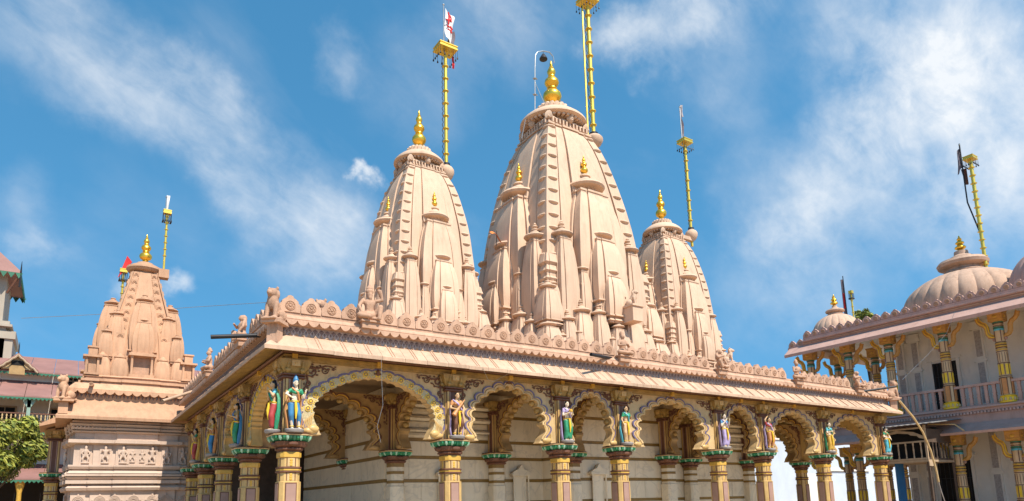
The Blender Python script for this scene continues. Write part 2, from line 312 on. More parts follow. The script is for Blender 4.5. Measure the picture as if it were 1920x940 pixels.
def chamf(h, c): return [(-h + c, -h), (h - c, -h), (h, -h + c), (h, h - c), (h - c, h), (-h + c, h), (-h, h - c), (-h, -h + c)]
def oct_loft(mb, levels, cf=.28):
    mb.loft([[(x, y, z) for x, y in chamf(h, h * cf)] for h, z in levels]); return mb
def four(mb_fn):
    mb = MB()
    for k in range(4): mb_fn(mb, Matrix.Rotation(k * PI / 2, 4, 'Z'))
    return mb
def column_meshes():
    d = {}
    m = MB(); oct_loft(m, [(.19, FL + .3), (.19, 2.09), (.168, 2.10), (.165, 2.68)], .3); d['shaft'] = m.mesh('shaft')
    m = MB(); oct_loft(m, [(.30, FL), (.30, FL + .1), (.26, FL + .12), (.26, FL + .22), (.21, FL + .24), (.21, FL + .3)], .2); d['base'] = m.mesh('base')
    d['panel'] = MB().box(-.085, .085, -.204, -.17, .9, 2.055).mesh('panel')
    d['panel_frame'] = MB().box(-.102, .102, -.198, -.17, .88, 2.075).mesh('panel_frame')
    m = MB(); oct_loft(m, [(.175, 2.25), (.196, 2.262), (.196, 2.282), (.18, 2.287)], .3); oct_loft(m, [(.18, 2.323), (.196, 2.328), (.196, 2.348), (.175, 2.36)], .3); d['belt'] = m.mesh('belt')
    m = MB(); oct_loft(m, [(.186, 2.29), (.186, 2.32)], .3); oct_loft(m, [(.178, 2.52), (.186, 2.53), (.186, 2.61), (.176, 2.62)], .3)
    for k in range(4):
        M = Matrix.Rotation(k * PI / 2, 4, 'Z')
        for z0, z1 in ((2.12, 2.24), (2.37, 2.5)):
            for j in range(3):
                zz = z0 + (z1 - z0) * (j + .5) / 3; m.ell((0, -.17, zz), (.032, .014, .026), 8, 4, M)
    d['gilt_ornament'] = m.mesh('gilt_ornament')
    d['white_panel'] = MB().box(-.06, .06, -.171, -.15, 2.115, 2.245).mesh('white_panel'); d['upper_white_panel'] = MB().box(-.06, .06, -.171, -.15, 2.365, 2.51).mesh('upper_white_panel')
    def vl(mb, M):
        for x in (-.075, .075): mb.box(x - .007, x + .007, -.173, -.15, 2.11, 2.6, M)
        mb.box(-.165, .165, -.17, -.16, 2.625, 2.64, M)
    d['line'] = four(vl).mesh('line')
    m = MB(); oct_loft(m, [(.175, 2.64), (.215, 2.665), (.215, 2.69), (.195, 2.70), (.25, 2.735), (.262, 2.77), (.275, 2.80), (.24, 2.82)], .3)
    for k in range(4):
        M = Matrix.Rotation(k * PI / 2, 4, 'Z'); m.ell((0, -.25, 2.765), (.10, .075, .05), 10, 5, M); m.ell((.17, -.21, 2.765), (.055, .05, .045), 8, 5, M); m.ell((0, -.23, 2.68), (.025, .02, .025), 6, 4, M)
    d['capital_bell'] = m.mesh('capital_bell')
    # green skirt of leaf tongues hung round the capital
    m = MB(); oct_loft(m, [(.25, 2.815), (.285, 2.84), (.312, 2.885), (.312, 2.902), (.28, 2.905)], .34)
    pts = chamf(.318, .318 * .34); m9 = MB()
    for i in range(8):
        a = Vector((*pts[i], 0)); b = Vector((*pts[(i + 1) % 8], 0)); L = (b - a).length; k = max(2, round(L / .062)); nrm = Vector(((b - a).y, -(b - a).x, 0)).normalized()
        for j in range(k):
            c0 = a + (b - a) * ((j + .5) / k); dz = .085 if j % 2 else .06
            (m9 if j % 4 == 1 else m).tube([c0 + nrm * .012 + Vector((0, 0, 2.90)), c0 + nrm * .004 + Vector((0, 0, 2.90 - dz * .6)), c0 - nrm * .012 + Vector((0, 0, 2.90 - dz))], [.03, .027, .008], 6)
    d['capital_leaves'] = m.mesh('capital_leaves'); d['capital_tongues'] = m9.mesh('capital_tongues')
    m = MB(); oct_loft(m, [(.345, 2.905), (.352, 2.915), (.352, 2.925), (.335, 2.93)], .34); d['capital_rim'] = m.mesh('capital_rim')
    m = MB(); oct_loft(m, [(.33, 2.93), (.335, 2.95), (.30, 2.955)], .34); d['capital_plate'] = m.mesh('capital_plate')
    m = MB(); m.box(-.15, .15, -.15, .15, 2.955, 4.0); d['upper_pillar'] = m.mesh('upper_pillar')
    def st(mb, M):
        for x in (-.115, .115): mb.box(x - .022, x + .022, -.165, -.14, 2.957, 3.98, M)
    sm = MB(); st(sm, Matrix.Identity(4)); d['pilaster_strip'] = MB().box(-.137, -.093, -.165, -.14, 2.957, 3.98).mesh('pilaster_strip'); d['pilaster_strip_b'] = MB().box(.093, .137, -.165, -.14, 2.957, 3.98).mesh('pilaster_strip')
    def st2(mb, M):
        for x in (-.068, .068): mb.box(x - .012, x + .012, -.159, -.14, 2.957, 3.98, M)
    d['pilaster_line'] = four(st2).mesh('pilaster_line')
    m = MB(); oct_loft(m, [(.17, 3.95), (.21, 3.965), (.21, 3.99), (.18, 4.0), (.22, 4.02), (.22, 4.04)], .12); d['abacus'] = m.mesh('abacus')
    m = MB(); m.loft([[(x, y, z) for x, y in ((-h, -h), (h, -h), (h, h), (-h, h))] for h, z in ((.17, 4.04), (.20, 4.08), (.25, 4.17), (.28, 4.24), (.28, 4.298))])
    for k in range(4):
        M = Matrix.Rotation(k * PI / 2, 4, 'Z')
        for sx in (-1, 1):
            m.tube([(sx * .13, -.2 - .07 * t - .02 * math.sin(t * PI), 4.06 + .2 * t) for t in (0, .25, .5, .75, 1)], .028, 6, M=M)
            m.ell((sx * .13, -.25, 4.1), (.05, .04, .045), 8, 5, M)
    d['bracket_capital'] = m.mesh('bracket_capital')
    d['bracket_panel'] = MB().box(-.075, .075, -.292, -.26, 4.17, 4.28).ell((0, -.29, 4.22), (.03, .02, .03), 6, 4).mesh('bracket_panel')
    return d
CM = column_meshes()
CMAT = dict(base=M_cream, panel=M_mauve, panel_frame=M_brown, belt=M_brown, gilt_ornament=M_golden, white_panel=M_ivory, upper_white_panel=M_ivory, pilaster_strip_b=M_cream, capital_tongues=M_pale, line=M_brown, capital_bell=M_brown, capital_leaves=M_green, capital_rim=M_ivory,
            capital_plate=M_brown, upper_pillar=M_brown, pilaster_strip=M_cream, pilaster_line=M_mauve, abacus=M_brown, bracket_capital=M_olive, bracket_panel=M_cream)
FOUR = ('panel', 'panel_frame', 'white_panel', 'upper_white_panel', 'pilaster_strip', 'pilaster_strip_b', 'bracket_panel'); TINY = ('gilt_ornament', 'line', 'pilaster_line', 'capital_leaves', 'capital_tongues', 'belt')
def column(x, y, z=0, shaft=M_cream, inner=False):
    c = obj('column', CM['shaft'], M_marble if inner else shaft, hall, (x, y, z))
    for k, m in CMAT.items():
        if inner and k in ('panel', 'panel_frame', 'white_panel', 'upper_white_panel', 'line', 'gilt_ornament', 'belt'): continue
        nk = 4 if k in FOUR else 1
        for q in range(nk):
            o = obj(k.replace('_b', '') if k == 'pilaster_strip_b' else k, CM[k], (M_marble if inner and k == 'base' else m), c, rz=q * PI / 2)
            if k in TINY: tag(o, kind='stuff')
    if inner:
        for zz in (2.16, 2.38, 2.55):
            b = cached(('band', zz), lambda: oct_loft(MB(), [(.197 if zz < 2.1 else .174, zz), (.197 if zz < 2.1 else .174, zz + (.07 if zz < 2.5 else .12))], .3).mesh('gilt_band'))
            obj('gilt_band', b, M_stripe, c)
    return c
for x in XC: column(x, 0)
for y in YL: column(0, y)
for y in YL[:3]: column(X1, y)
INNER = [(3.3, 2.75), (6.18, 2.75), (8.02, 1.85), (11.66, 1.85), (13.63, 2.75), (16.67, 2.82)]
for x, y in INNER: column(x, y, inner=True)
column(3.3, 5.75, inner=True)

# ---- arches -----------------------------------------------------------------
def arch_curve(L, style):
    """Opening outline (x from centre, z), left foot over the crown to the right foot, and its lobe centres."""
    if style == 'wheel': A, B, n, dip, z0 = .385 * L, .70, 19, .035, 3.36
    else: A, B, n, dip, z0 = .335 * L + .02, .70, (11 if L > 2.3 else 9), .095, 3.43
    foot = [(.80, 2.957), (.84, 2.99), (.86, 3.04), (.89, 3.10), (.955, 3.17), (1.0, 3.24), (1.005, 3.30), (.97, 3.345), (.90, z0 - .05)]
    if style == 'wheel': foot = [(.86, 2.957), (.885, 3.0), (.90, 3.06), (.935, 3.13), (.965, 3.2), (.985, 3.28), (.99, z0 - .03)]
    pts = [(-a * A, z) for a, z in foot]; per = 8 if style != 'wheel' else 4; K = n * per
    for i in range(K + 1):
        th = PI - PI * i / K; f = (1 - dip) + dip * abs(math.sin(n * th)) ** .6
        sq = 1 + .10 * max(0, math.sin(th)) ** 8
        pts.append((A * f * math.cos(th), z0 + B * f * math.sin(th) * sq))
    pts += [(a * A, z) for a, z in reversed(foot)]
    lobes = [(A * math.cos(PI * (k + .5) / n), z0 + B * math.sin(PI * (k + .5) / n) * (1 + .1 * math.sin(PI * (k + .5) / n) ** 8), PI * (k + .5) / n) for k in range(n)]
    return pts, len(foot), z0, A, B, lobes
def band_mesh(P, z0, s0, s1, y0, y1, name):
    mb = MB(); n = len(P); rings = []
    for x, z in P:
        a = (x * s0, z0 + (z - z0) * s0); b = (x * s1, z0 + (z - z0) * s1)
        if z < z0 - .02: a = (x * s0, z); b = (x * s1, z)
        rings.append([(a[0], y0, a[1]), (b[0], y0, b[1]), (b[0], y1, b[1]), (a[0], y1, a[1])])
    mb.loft(rings); return mb.mesh(name)
def spiral(cx, cz, r, t0, t1, n=14, y=-.1): return [(cx + r * (1 - .75 * k / n) * math.cos(t0 + (t1 - t0) * k / n), y, cz + r * (1 - .75 * k / n) * math.sin(t0 + (t1 - t0) * k / n)) for k in range(n + 1)]
def arch_meshes(L, style):
    P, nf, z0, A, B, lobes = arch_curve(L, style); H = L / 2 - .15; T = ZB - .002; d = {}
    Q = []
    for i, (x, z) in enumerate(P):
        if i < nf: Q.append((-H, z))
        elif i >= len(P) - nf: Q.append((H, z))
        else:
            dx, dz = x, max(z - z0, 1e-4); t = min((H / abs(dx)) if abs(dx) > 1e-5 else 1e9, (T - z0) / dz); Q.append((dx * t, z0 + dz * t))
    for sx in (-1, 1):       # put a vertex on each upper corner
        k = min(range(len(Q)), key=lambda i: abs(Q[i][0] - sx * H) + abs(Q[i][1] - T)); Q[k] = (sx * H, T)
    n = len(P); y0, y1 = -.085, .14; m = MB()
    vs = [(x, y0, z) for x, z in P] + [(x, y0, z) for x, z in Q] + [(x, y1, z) for x, z in P] + [(x, y1, z) for x, z in Q]; fs = []
    for i in range(n - 1):
        fs += [(i, i + 1, n + i + 1, n + i), (2 * n + i, 3 * n + i, 3 * n + i + 1, 2 * n + i + 1), (i, 2 * n + i, 2 * n + i + 1, i + 1)]
    fs += [(0, n, 3 * n, 2 * n), (n - 1, 3 * n - 1, 4 * n - 1, 2 * n - 1)]
    m.add(vs, fs); d['arch'] = m.mesh('arch')
    k0 = 2; PP = P[k0:len(P) - k0]
    if style == 'wheel':
        d['gilt_band'] = band_mesh(PP, z0, 1.0, 1.175, y0 - .012, y0 + .01, 'gilt_band')
        d['violet_band'] = band_mesh(PP, z0, 1.175, 1.225, y0 - .022, y0 + .01, 'violet_band')
        d['ivory_band'] = band_mesh(PP, z0, 1.225, 1.25, y0 - .016, y0 + .01, 'ivory_band')
        m = MB(); nw = 17; spots = []
        for k in range(nw):
            th = PI * (k + .5) / nw; s = 1.075; x, z = A * s * math.cos(th), z0 + B * s * math.sin(th) * (1 + .1 * math.sin(th) ** 8)
            spots.append((x, 0, z))
            if k: continue
            x = z = 0
            Mx = Matrix.Translation((x, y0 - .014, z)) @ Matrix.Rotation(PI / 2, 4, 'X'); m.lathe([(.055, 0), (.055, .012), (.0445, .016), (.0445, 0)], 14, M=Mx)
            m.lathe([(.016, 0), (.016, .02)], 8, M=Mx)
            for q in range(8):
                a = q * PI / 4; m.tube([(x + .014 * math.cos(a), y0 - .024, z + .014 * math.sin(a)), (x + .046 * math.cos(a), y0 - .022, z + .046 * math.sin(a))], .004, 4)
        d['wheel_medallion'] = (m.mesh('wheel_medallion'), spots)
        m = MB()
        for k in range(1):
            th = PI * (k + .5) / nw; s = 1.075; x, z = A * s * math.cos(th), z0 + B * s * math.sin(th) * (1 + .1 * math.sin(th) ** 8)
            Mx = Matrix.Translation((0, y0 - .012, 0)) @ Matrix.Rotation(PI / 2, 4, 'X'); m.lathe([(.046, 0), (.046, .008)], 12, M=Mx)
        d['medallion_disc'] = (m.mesh('medallion_disc'), spots)
        m = MB(); nb = 60
        for k in range(nb):
            th = PI * (k + .5) / nb
            for s in (1.152, 1.012):
                x, z = A * s * math.cos(th), z0 + B * s * math.sin(th) * (1 + .1 * math.sin(th) ** 8); m.ell((x, y0 - .014, z), (.013, .01, .013), 6, 4)
        d['pearl_row'] = m.mesh('pearl_row')
    else:
        d['ivory_band'] = band_mesh(PP, z0, 1.0, 1.055, y0 - .03, y0 + .01, 'ivory_band')
        d['mauve_line'] = band_mesh(PP, z0, 1.055, 1.075, y0 - .02, y0 + .01, 'mauve_line')
        d['cream_band'] = band_mesh(PP, z0, 1.075, 1.115, y0 - .026, y0 + .01, 'cream_band')
        d['violet_band'] = band_mesh(PP, z0, 1.115, 1.16, y0 - .034, y0 + .01, 'violet_band')
        m = MB().ell((0, 0, 0), (.055 + .20 * A / len(lobes), .085, .055 + .16 * A / len(lobes)), 10, 6).mesh('scallop')
        d['scallop'] = (m, [(x * .955, .045, z0 + (z - z0) * .955) for x, z, th in lobes])
    # spandrel scrollwork, apex leaf and foot scrolls
    hs = H - .04
    for nm, sx in (('scroll_ornament', -1), ('scroll_ornament_b', 1)):
        m = MB(); cx, cz = sx * (hs - .14), T - .15
        k = min(1., L / 2.9)
        m.tube(spiral(cx, cz, .105 * k + .02, R(200), R(200 + 520)), .013, 5)
        m.tube([(sx * (hs - .12 - .5 * k * t), -.1, T - .07 - .03 * math.sin(t * 7)) for t in np.linspace(.1, 1, 9)], [.016 * (1.15 - t) + .004 for t in np.linspace(.1, 1, 9)], 5)
        m.tube([(sx * (hs - .05 - .03 * math.sin(t * 7)), -.1, T - .22 - .5 * t) for t in np.linspace(0, 1, 9)], [.015 * (1.15 - t) + .004 for t in np.linspace(0, 1, 9)], 5)
        for t in (.3, .5, .7, .88):
            m.ell((sx * (hs - .12 - .5 * k * t), -.1, T - .10), (.032, .014, .022), 7, 4); m.ell((sx * (hs - .16 - .5 * k * t), -.1, T - .045), (.022, .012, .016), 7, 4)
            m.ell((sx * (hs - .085), -.1, T - .22 - .5 * t), (.022, .012, .03), 7, 4); m.ell((sx * (hs - .02), -.1, T - .26 - .5 * t), (.014, .012, .024), 7, 4)
        m.tube(spiral(sx * (hs - .34 * k - .06), T - .13, .06 * k + .012, R(20), R(20 - 480)), .011, 5); m.tube(spiral(sx * (hs - .09), T - .40, .055, R(100), R(100 + sx * 480)), .011, 5)
        for q in range(9): a_ = q * .7; m.ell((cx + .15 * k * math.cos(a_), -.1, cz + .12 * k * math.sin(a_)), (.026, .014, .018), 6, 4)
        for q in range(6): m.ell((cx + .055 * math.cos(q), -.1, cz + .055 * math.sin(q)), (.024, .016, .024), 6, 4)
        d[nm] = m.mesh('scroll_ornament')
    m = MB(); za = z0 + B * 1.10; m.ell((0, -.115, za + .09), (.04, .03, .06), 8, 5); m.tube([(0, -.115, za + .13), (0, -.11, min(za + .2, T - .01))], [.025, .006], 6)
    for sx in (-1, 1): m.ell((sx * .05, -.11, za + .06), (.04, .02, .02), 8, 4)
    d['apex_leaf'] = m.mesh('apex_leaf')
    for nm, sx in (('foot_scroll', -1), ('foot_scroll_b', 1)):
        m = MB(); bx = A * .93 if style != 'wheel' else A * .96
        for q in range(5):
            o = q * .035; m.tube([(sx * (bx + .02 + o + .05 * math.sin(t * 3.0)), -.1, 2.98 + .36 * t * (1 - .08 * q)) for t in np.linspace(0, 1, 7)], .014, 5)
        m.ell((sx * (bx + .10), -.10, 3.02), (.13, .045, .06), 10, 6)
        if style == 'wheel': m.ell((sx * (bx + .03), -.10, 3.06), (.11, .06, .075), 10, 6)
        d[nm] = m.mesh('foot_scroll')
    return d
AMAT = dict(gilt_band=M_wheelband, violet_band=M_purple, ivory_band=M_ivory, wheel_medallion=M_yellow, medallion_disc=M_purple, pearl_row=M_yellow, mauve_line=M_brown, cream_band=M_cream, scallop=M_olive,
            scroll_ornament=M_brown, scroll_ornament_b=M_brown, apex_leaf=M_brown, foot_scroll=M_cream, foot_scroll_b=M_cream)
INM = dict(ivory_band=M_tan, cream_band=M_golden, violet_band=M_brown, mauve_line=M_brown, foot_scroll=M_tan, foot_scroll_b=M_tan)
def arch(L, at, rz, style='cusped', face=M_ivory, inner=False):
    d = cached(('arch', round(L, 3), style), lambda: arch_meshes(L, style))
    a = obj('arch', d['arch'], face, hall, at, rz)
    for k, me in d.items():
        if k == 'arch': continue
        nm = k[:-2] if k.endswith('_b') else k; mm = AMAT[k]
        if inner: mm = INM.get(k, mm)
        if isinstance(me, tuple):
            for p_ in me[1]: obj(nm, me[0], mm, a, p_)
        else:
            o = obj(nm, me, mm, a)
            if nm in ('pearl_row', 'scroll_ornament', 'foot_scroll', 'apex_leaf'): tag(o, kind='stuff')
    return a
for i in range(7):
    arch(XC[i + 1] - XC[i], ((XC[i] + XC[i + 1]) / 2, 0, 0), 0, 'wheel' if i == 0 else 'cusped')
ys = [0] + YL
for i in range(4):
    arch(ys[i + 1] - ys[i], (0, (ys[i] + ys[i + 1]) / 2, 0), -PI / 2, 'wheel' if i == 0 else 'cusped', M_cream)
for i in range(2): arch(ys[i + 1] - ys[i], (X1, (ys[i] + ys[i + 1]) / 2, 0), PI / 2, 'cusped', M_cream)
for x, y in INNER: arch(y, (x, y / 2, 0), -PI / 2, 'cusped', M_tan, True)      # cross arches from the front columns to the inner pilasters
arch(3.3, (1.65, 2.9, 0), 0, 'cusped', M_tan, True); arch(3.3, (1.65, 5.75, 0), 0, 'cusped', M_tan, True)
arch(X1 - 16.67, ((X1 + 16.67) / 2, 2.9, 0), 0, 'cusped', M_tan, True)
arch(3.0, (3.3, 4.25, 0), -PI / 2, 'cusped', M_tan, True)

# ---- marble sanctum walls: slabs with gilt strips ----------------------------
def wall_run(a, b, z0=FL, z1=4.54):
    """Backing wall along a-b and marble slabs in courses on the side facing the viewer."""
    a = Vector((*a, 0)); b = Vector((*b, 0)); L = (b - a).length; rz = math.atan2((b - a).y, (b - a).x)
    m = MB(); m.box(0, L, 0, .18, z0, z1); w = obj('sanctum_wall', m, M_marble, hall, a, rz)
    courses = [(FL, 1.02), (1.11, 1.61), (1.70, 2.19), (2.28, 2.77), (2.86, 3.21), (3.30, 3.89), (3.98, 4.5)]
    n = max(1, round(L / 1.0))
    for ci, (c0, c1) in enumerate(courses):
        off = (.35 if ci % 2 else 0) / n if n > 1 else 0
        edges = [0] + [min(1, (k + 1) / n - off) for k in range(n - 1)] + [1]
        for k in range(n):
            x0, x1 = edges[k] * L + .004, edges[k + 1] * L - .004
            t = .028 + rng.uniform(-.004, .004)
            me = cached(('slab', round(x1 - x0, 2), round(c1 - c0, 2)), lambda: MB().box(0, x1 - x0, -.03, .01, 0, c1 - c0).mesh('marble_slab'))
            obj('marble_slab', me, M_marble, w, (x0, rng.uniform(-.004, .003), c0))
        if ci < len(courses) - 1:
            st = MB(); st.box(.002, L - .002, -.022, .01, c1 + .004, courses[ci + 1][0] - .004); obj('gilt_strip', st, M_stripe, w)
    return w
for a, b in (((3.12, 2.95), (7.84, 2.95)), ((7.84, 2.05), (11.84, 2.05)), ((11.84, 2.95), (16.86, 2.95))): wall_run(a, b)
wall_run((7.84, 2.95), (7.84, 2.05)); wall_run((11.84, 2.05), (11.84, 2.95)); wall_run((3.12, 9.4), (3.12, 2.95)); wall_run((16.86, 2.95), (16.86, 9.4)); wall_run((16.86, 9.4), (3.12, 9.4))
obj('end_wall', MB().box(-.15, 16.8, Y1 + .17, Y1 + .3, FL, 4.53), M_darkshadedwood, hall)  # closes the open bays; dark colour stands in for the unlit interior
# moulded cornices over the side bays, niche frames with small pediments
for x0, x1 in ((3.55, 5.95), (13.9, 16.4)):
    for k, (z0, z1, o) in enumerate(((3.30, 3.42, .10), (3.44, 3.52, .16), (3.56, 3.70, .08), (3.72, 3.84, .19), (3.88, 4.02, .11), (4.06, 4.18, .2))):
        m = MB(); m.loft([[(x, 2.92 - oo, z) for oo, z in ((0, z0), (o * .8, z0), (o, (z0 + z1) / 2), (o * .8, z1), (0, z1))] for x in (x0 - o * .3, x1 + o * .3)]); obj('moulding', m, M_marble, hall)
for nx, ny in ((4.75, 2.9), (7.0, 2.9), (9.0, 2.0), (12.7, 2.9), (15.2, 2.9)):
    t = MB(); t.box(-.3, .3, -.14, 0, 2.36, 2.42); t.box(-.34, .34, -.17, 0, 1.30, 1.38)
    for sx in (-1, 1): t.lathe([(.03, 1.38), (.03, 1.42), (.022, 1.44), (.026, 1.9), (.022, 2.3), (.035, 2.36)], 8, (sx * .24, -.1, 0))
    t.prism_xz([(-.32, 2.42), (.32, 2.42), (.2, 2.5), (.1, 2.53), (0, 2.66), (-.1, 2.53), (-.2, 2.5)], -.13, -.02)
    q = obj('niche_frame', t, M_marble, hall, (nx, ny, 0))
    bk = MB(); bk.box(-.2, .2, -.045, -.032, 1.385, 2.355); obj('niche_back', bk, M_marble, q)

# ---- beam, eave, frieze, cornice ---------------------------------------------
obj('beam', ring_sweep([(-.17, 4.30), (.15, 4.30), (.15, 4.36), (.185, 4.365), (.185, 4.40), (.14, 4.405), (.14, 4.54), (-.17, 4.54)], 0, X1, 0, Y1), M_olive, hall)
obj('beam_moulding', ring_sweep([(.14, 4.41), (.22, 4.415), (.24, 4.44), (.18, 4.455), (.14, 4.46)], 0, X1, 0, Y1), M_brown, hall)
blk = MB().box(-.05, .05, -.215, -.12, 4.315, 4.41).mesh('beam_block')
for i in range(7):
    for f in (.0, .5): obj('beam_block', blk, M_golden, hall, (XC[i] + (XC[i + 1] - XC[i]) * f, 0, 0))
for y in YL: obj('beam_block', blk, M_golden, hall, (0, y - 1.3, 0), -PI / 2)
SEC = [(.65, 4.36), (.655, 4.43), (.335, 4.705), (.10, 4.705), (.10, 4.545), (.22, 4.50)]
def eave_piece(w):
    m = MB(); m.loft([[(x, -o, z) for o, z in SEC] for x in (.003, w - .003)]); return m.mesh('eave_slab')
def eave_rib():
    m = MB()
    for dx in (-.028, .028): m.loft([[(dx + s * .007, -o, z) for o, z in ((.645, 4.425), (.645, 4.452), (.345, 4.712), (.345, 4.67))] for s in (-1, 1)])
    return m.mesh('eave_rib')
rib = eave_rib(); SW = .5
def eave_run(n, w, f):
    me = cached(('eave', round(w, 4)), lambda: eave_piece(w))
    for k in range(n):
        loc, rz = f(k); e = obj('eave_slab', me, M_eave, hall, loc, rz); obj('eave_rib', rib, M_sculpt, e, (w / 2, 0, 0))
n = 42; w = (X1 - .2) / n; eave_run(n, w, lambda k: ((.1 + k * w, 0, rng.uniform(-.004, .004)), 0))
n = 21; w = (Y1 - .2) / n; eave_run(n, w, lambda k: ((0, Y1 - .1 - k * w, rng.uniform(-.004, .004)), -PI / 2))
n = 21; w = (Y1 - .2) / n; eave_run(n, w, lambda k: ((X1, .1 + k * w, 0), PI / 2))
for cx, cy, sx, sy in ((0, 0, -1, -1), (X1, 0, 1, -1), (X1, Y1, 1, 1), (0, Y1, -1, 1)):
    m = MB(); m.loft([[(cx - sx * .1, cy + sy * o, z) for o, z in SEC], [(cx + sx * o, cy + sy * o, z) for o, z in SEC], [(cx + sx * o, cy - sy * .1, z) for o, z in SEC]]); obj('eave_corner', m, M_eave, hall)
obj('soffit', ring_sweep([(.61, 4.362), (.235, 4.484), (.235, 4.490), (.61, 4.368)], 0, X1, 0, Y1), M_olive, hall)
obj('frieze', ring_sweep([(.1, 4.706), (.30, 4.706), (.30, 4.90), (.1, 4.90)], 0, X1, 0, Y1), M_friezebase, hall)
def frieze_relief(L):
    m = MB(); m2 = MB(); p = .115; n = int(L / p)
    for k in range(n):
        x = (k + .5) * p
        m.add([(x - .05, -.302, 4.845), (x, -.302, 4.885), (x + .05, -.302, 4.845), (x, -.302, 4.775), (x, -.335, 4.838)], [(0, 4, 1), (1, 4, 2), (2, 4, 3), (3, 4, 0)])
        m2.add([(x - .057, -.301, 4.707), (x + .057, -.301, 4.707), (x, -.301, 4.79), (x, -.335, 4.73)], [(0, 1, 3), (1, 2, 3), (2, 0, 3)])
        m.add([(x + p / 2 - .022, -.302, 4.80), (x + p / 2, -.302, 4.83), (x + p / 2 + .022, -.302, 4.80), (x + p / 2, -.302, 4.755), (x + p / 2, -.318, 4.80)], [(0, 4, 1), (1, 4, 2), (2, 4, 3), (3, 4, 0)])
    return m, m2
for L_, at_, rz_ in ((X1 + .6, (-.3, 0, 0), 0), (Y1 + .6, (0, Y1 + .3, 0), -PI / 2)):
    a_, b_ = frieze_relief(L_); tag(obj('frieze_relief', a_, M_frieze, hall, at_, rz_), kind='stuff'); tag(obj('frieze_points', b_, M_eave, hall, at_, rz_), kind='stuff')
obj('cornice', ring_sweep([(.2, 4.9), (.40, 4.9), (.42, 4.975), (.45, 5.0), (.44, 5.035), (.40, 5.075), (.26, 5.075), (.2, 5.07)], 0, X1, 0, Y1), M_parapet, hall)
def scallops(L, pitch=.2):
    n = int(round(L / pitch)); p = L / n; poly = [(0, 4.985)]
    for k in range(n):
        for t in (0, .12, .3, .5, .7, .88): poly.append((p * (k + t), 4.965 - .085 * math.sin(PI * min(1, max(0, (t - .0)))) ** .7))
    poly += [(L, 4.965), (L, 4.985)]
    m = MB(); m.prism_xz(poly, -.47, -.425); return m
obj('scalloped_edge', scallops(X1 + .9), M_parapet, hall, (-.45, 0, 0)); obj('scalloped_edge', scallops(Y1 + .9), M_parapet, hall, (0, Y1 + .45, 0), -PI / 2); obj('scalloped_edge', scallops(Y1 + .9), M_parapet, hall, (X1, -.45, 0), PI / 2)
obj('parapet', ring_sweep([(.30, 5.0), (.385, 5.0), (.385, 5.13), (.37, 5.145), (.30, 5.15)], 0, X1, 0, Y1), M_parapet, hall)

def merlon_mesh():
    h = [( -.185, .0), (.185, 0), (.19, .08), (.185, .14), (.15, .17), (.145, .205), (.10, .245), (.065, .262), (.045, .30), (.0, .315), (-.045, .30), (-.065, .262), (-.10, .245), (-.145, .205), (-.15, .17), (-.185, .14), (-.19, .08)]
    m = MB(); m.prism_xz(h, -.06, .05); return m.mesh('merlon')
def rosette_mesh(n=8, r=.095, twist=False):
    m = MB(); Mx = Matrix.Translation((0, -.06, .12)) @ Matrix.Rotation(PI / 2, 4, 'X')
    m.lathe([(r * .98, -.004), (r, .006), (r * .88, .016), (r * .82, .004)], 18, M=Mx)
    for k in range(n):
        a = 2 * PI * k / n; m.ell((.56 * r * math.cos(a), -.066, .12 + .56 * r * math.sin(a)), (.2 * r, .012, .2 * r), 6, 4)
        m.tube([(.3 * r * math.cos(a + .3), -.066, .12 + .3 * r * math.sin(a + .3)), (.85 * r * math.cos(a + .4), -.066, .12 + .85 * r * math.sin(a + .4))], .008, 4)
    m.ell((0, -.068, .12), (.26 * r, .018, .26 * r), 8, 4); return m.mesh('rosette')
MER = merlon_mesh(); ROS = [rosette_mesh(8), rosette_mesh(10), rosette_mesh(6, .09)]
FIGX = [1.32, 7.9, 11.52, 15.05, 18.4]; FIGY = [2.2, 5.93]
def merlon(x, y, rz):
    m = obj('merlon', MER, M_parapet, hall, (x, y, 5.135 + rng.uniform(-.008, .006)), rz + rng.uniform(-.012, .012)); obj('rosette', ROS[rng.randrange(3)], M_sculpt, m)
x = -.17; PIT = .383
while x < X1 + .3:
    if all(abs(x - f) > .3 for f in FIGX): merlon(x, -.345, 0)
    x += PIT
y = .02
while y < Y1 + .3:
    if all(abs(y - f) > .3 for f in FIGY): merlon(-.345, y, -PI / 2)
    y += PIT
y = -.15
while y < 4: merlon(X1 + .345, y, PI / 2); y += PIT
FP = MB().box(-.2, .2, -.16, .1, 0, .035).box(-.17, .17, -.12, .08, -.12, 0).mesh('figure_ledge')
for f in FIGX: obj('figure_ledge', FP, M_sculpt, hall, (f, -.42, 5.10))
for f in FIGY: obj('figure_ledge', FP, M_sculpt, hall, (-.42, f, 5.10), -PI / 2)
for cx, sx in ((-.44, -1), (X1 + .44, 1)):
    m = MB(); m.box(-.17, .17, -.2, .2, 4.84, 4.90); m.box(-.1, .1, -.1, .1, 4.50, 4.84); obj('corner_bracket', m, M_parapet, hall, (cx, -.46, 0), sx * R(40))
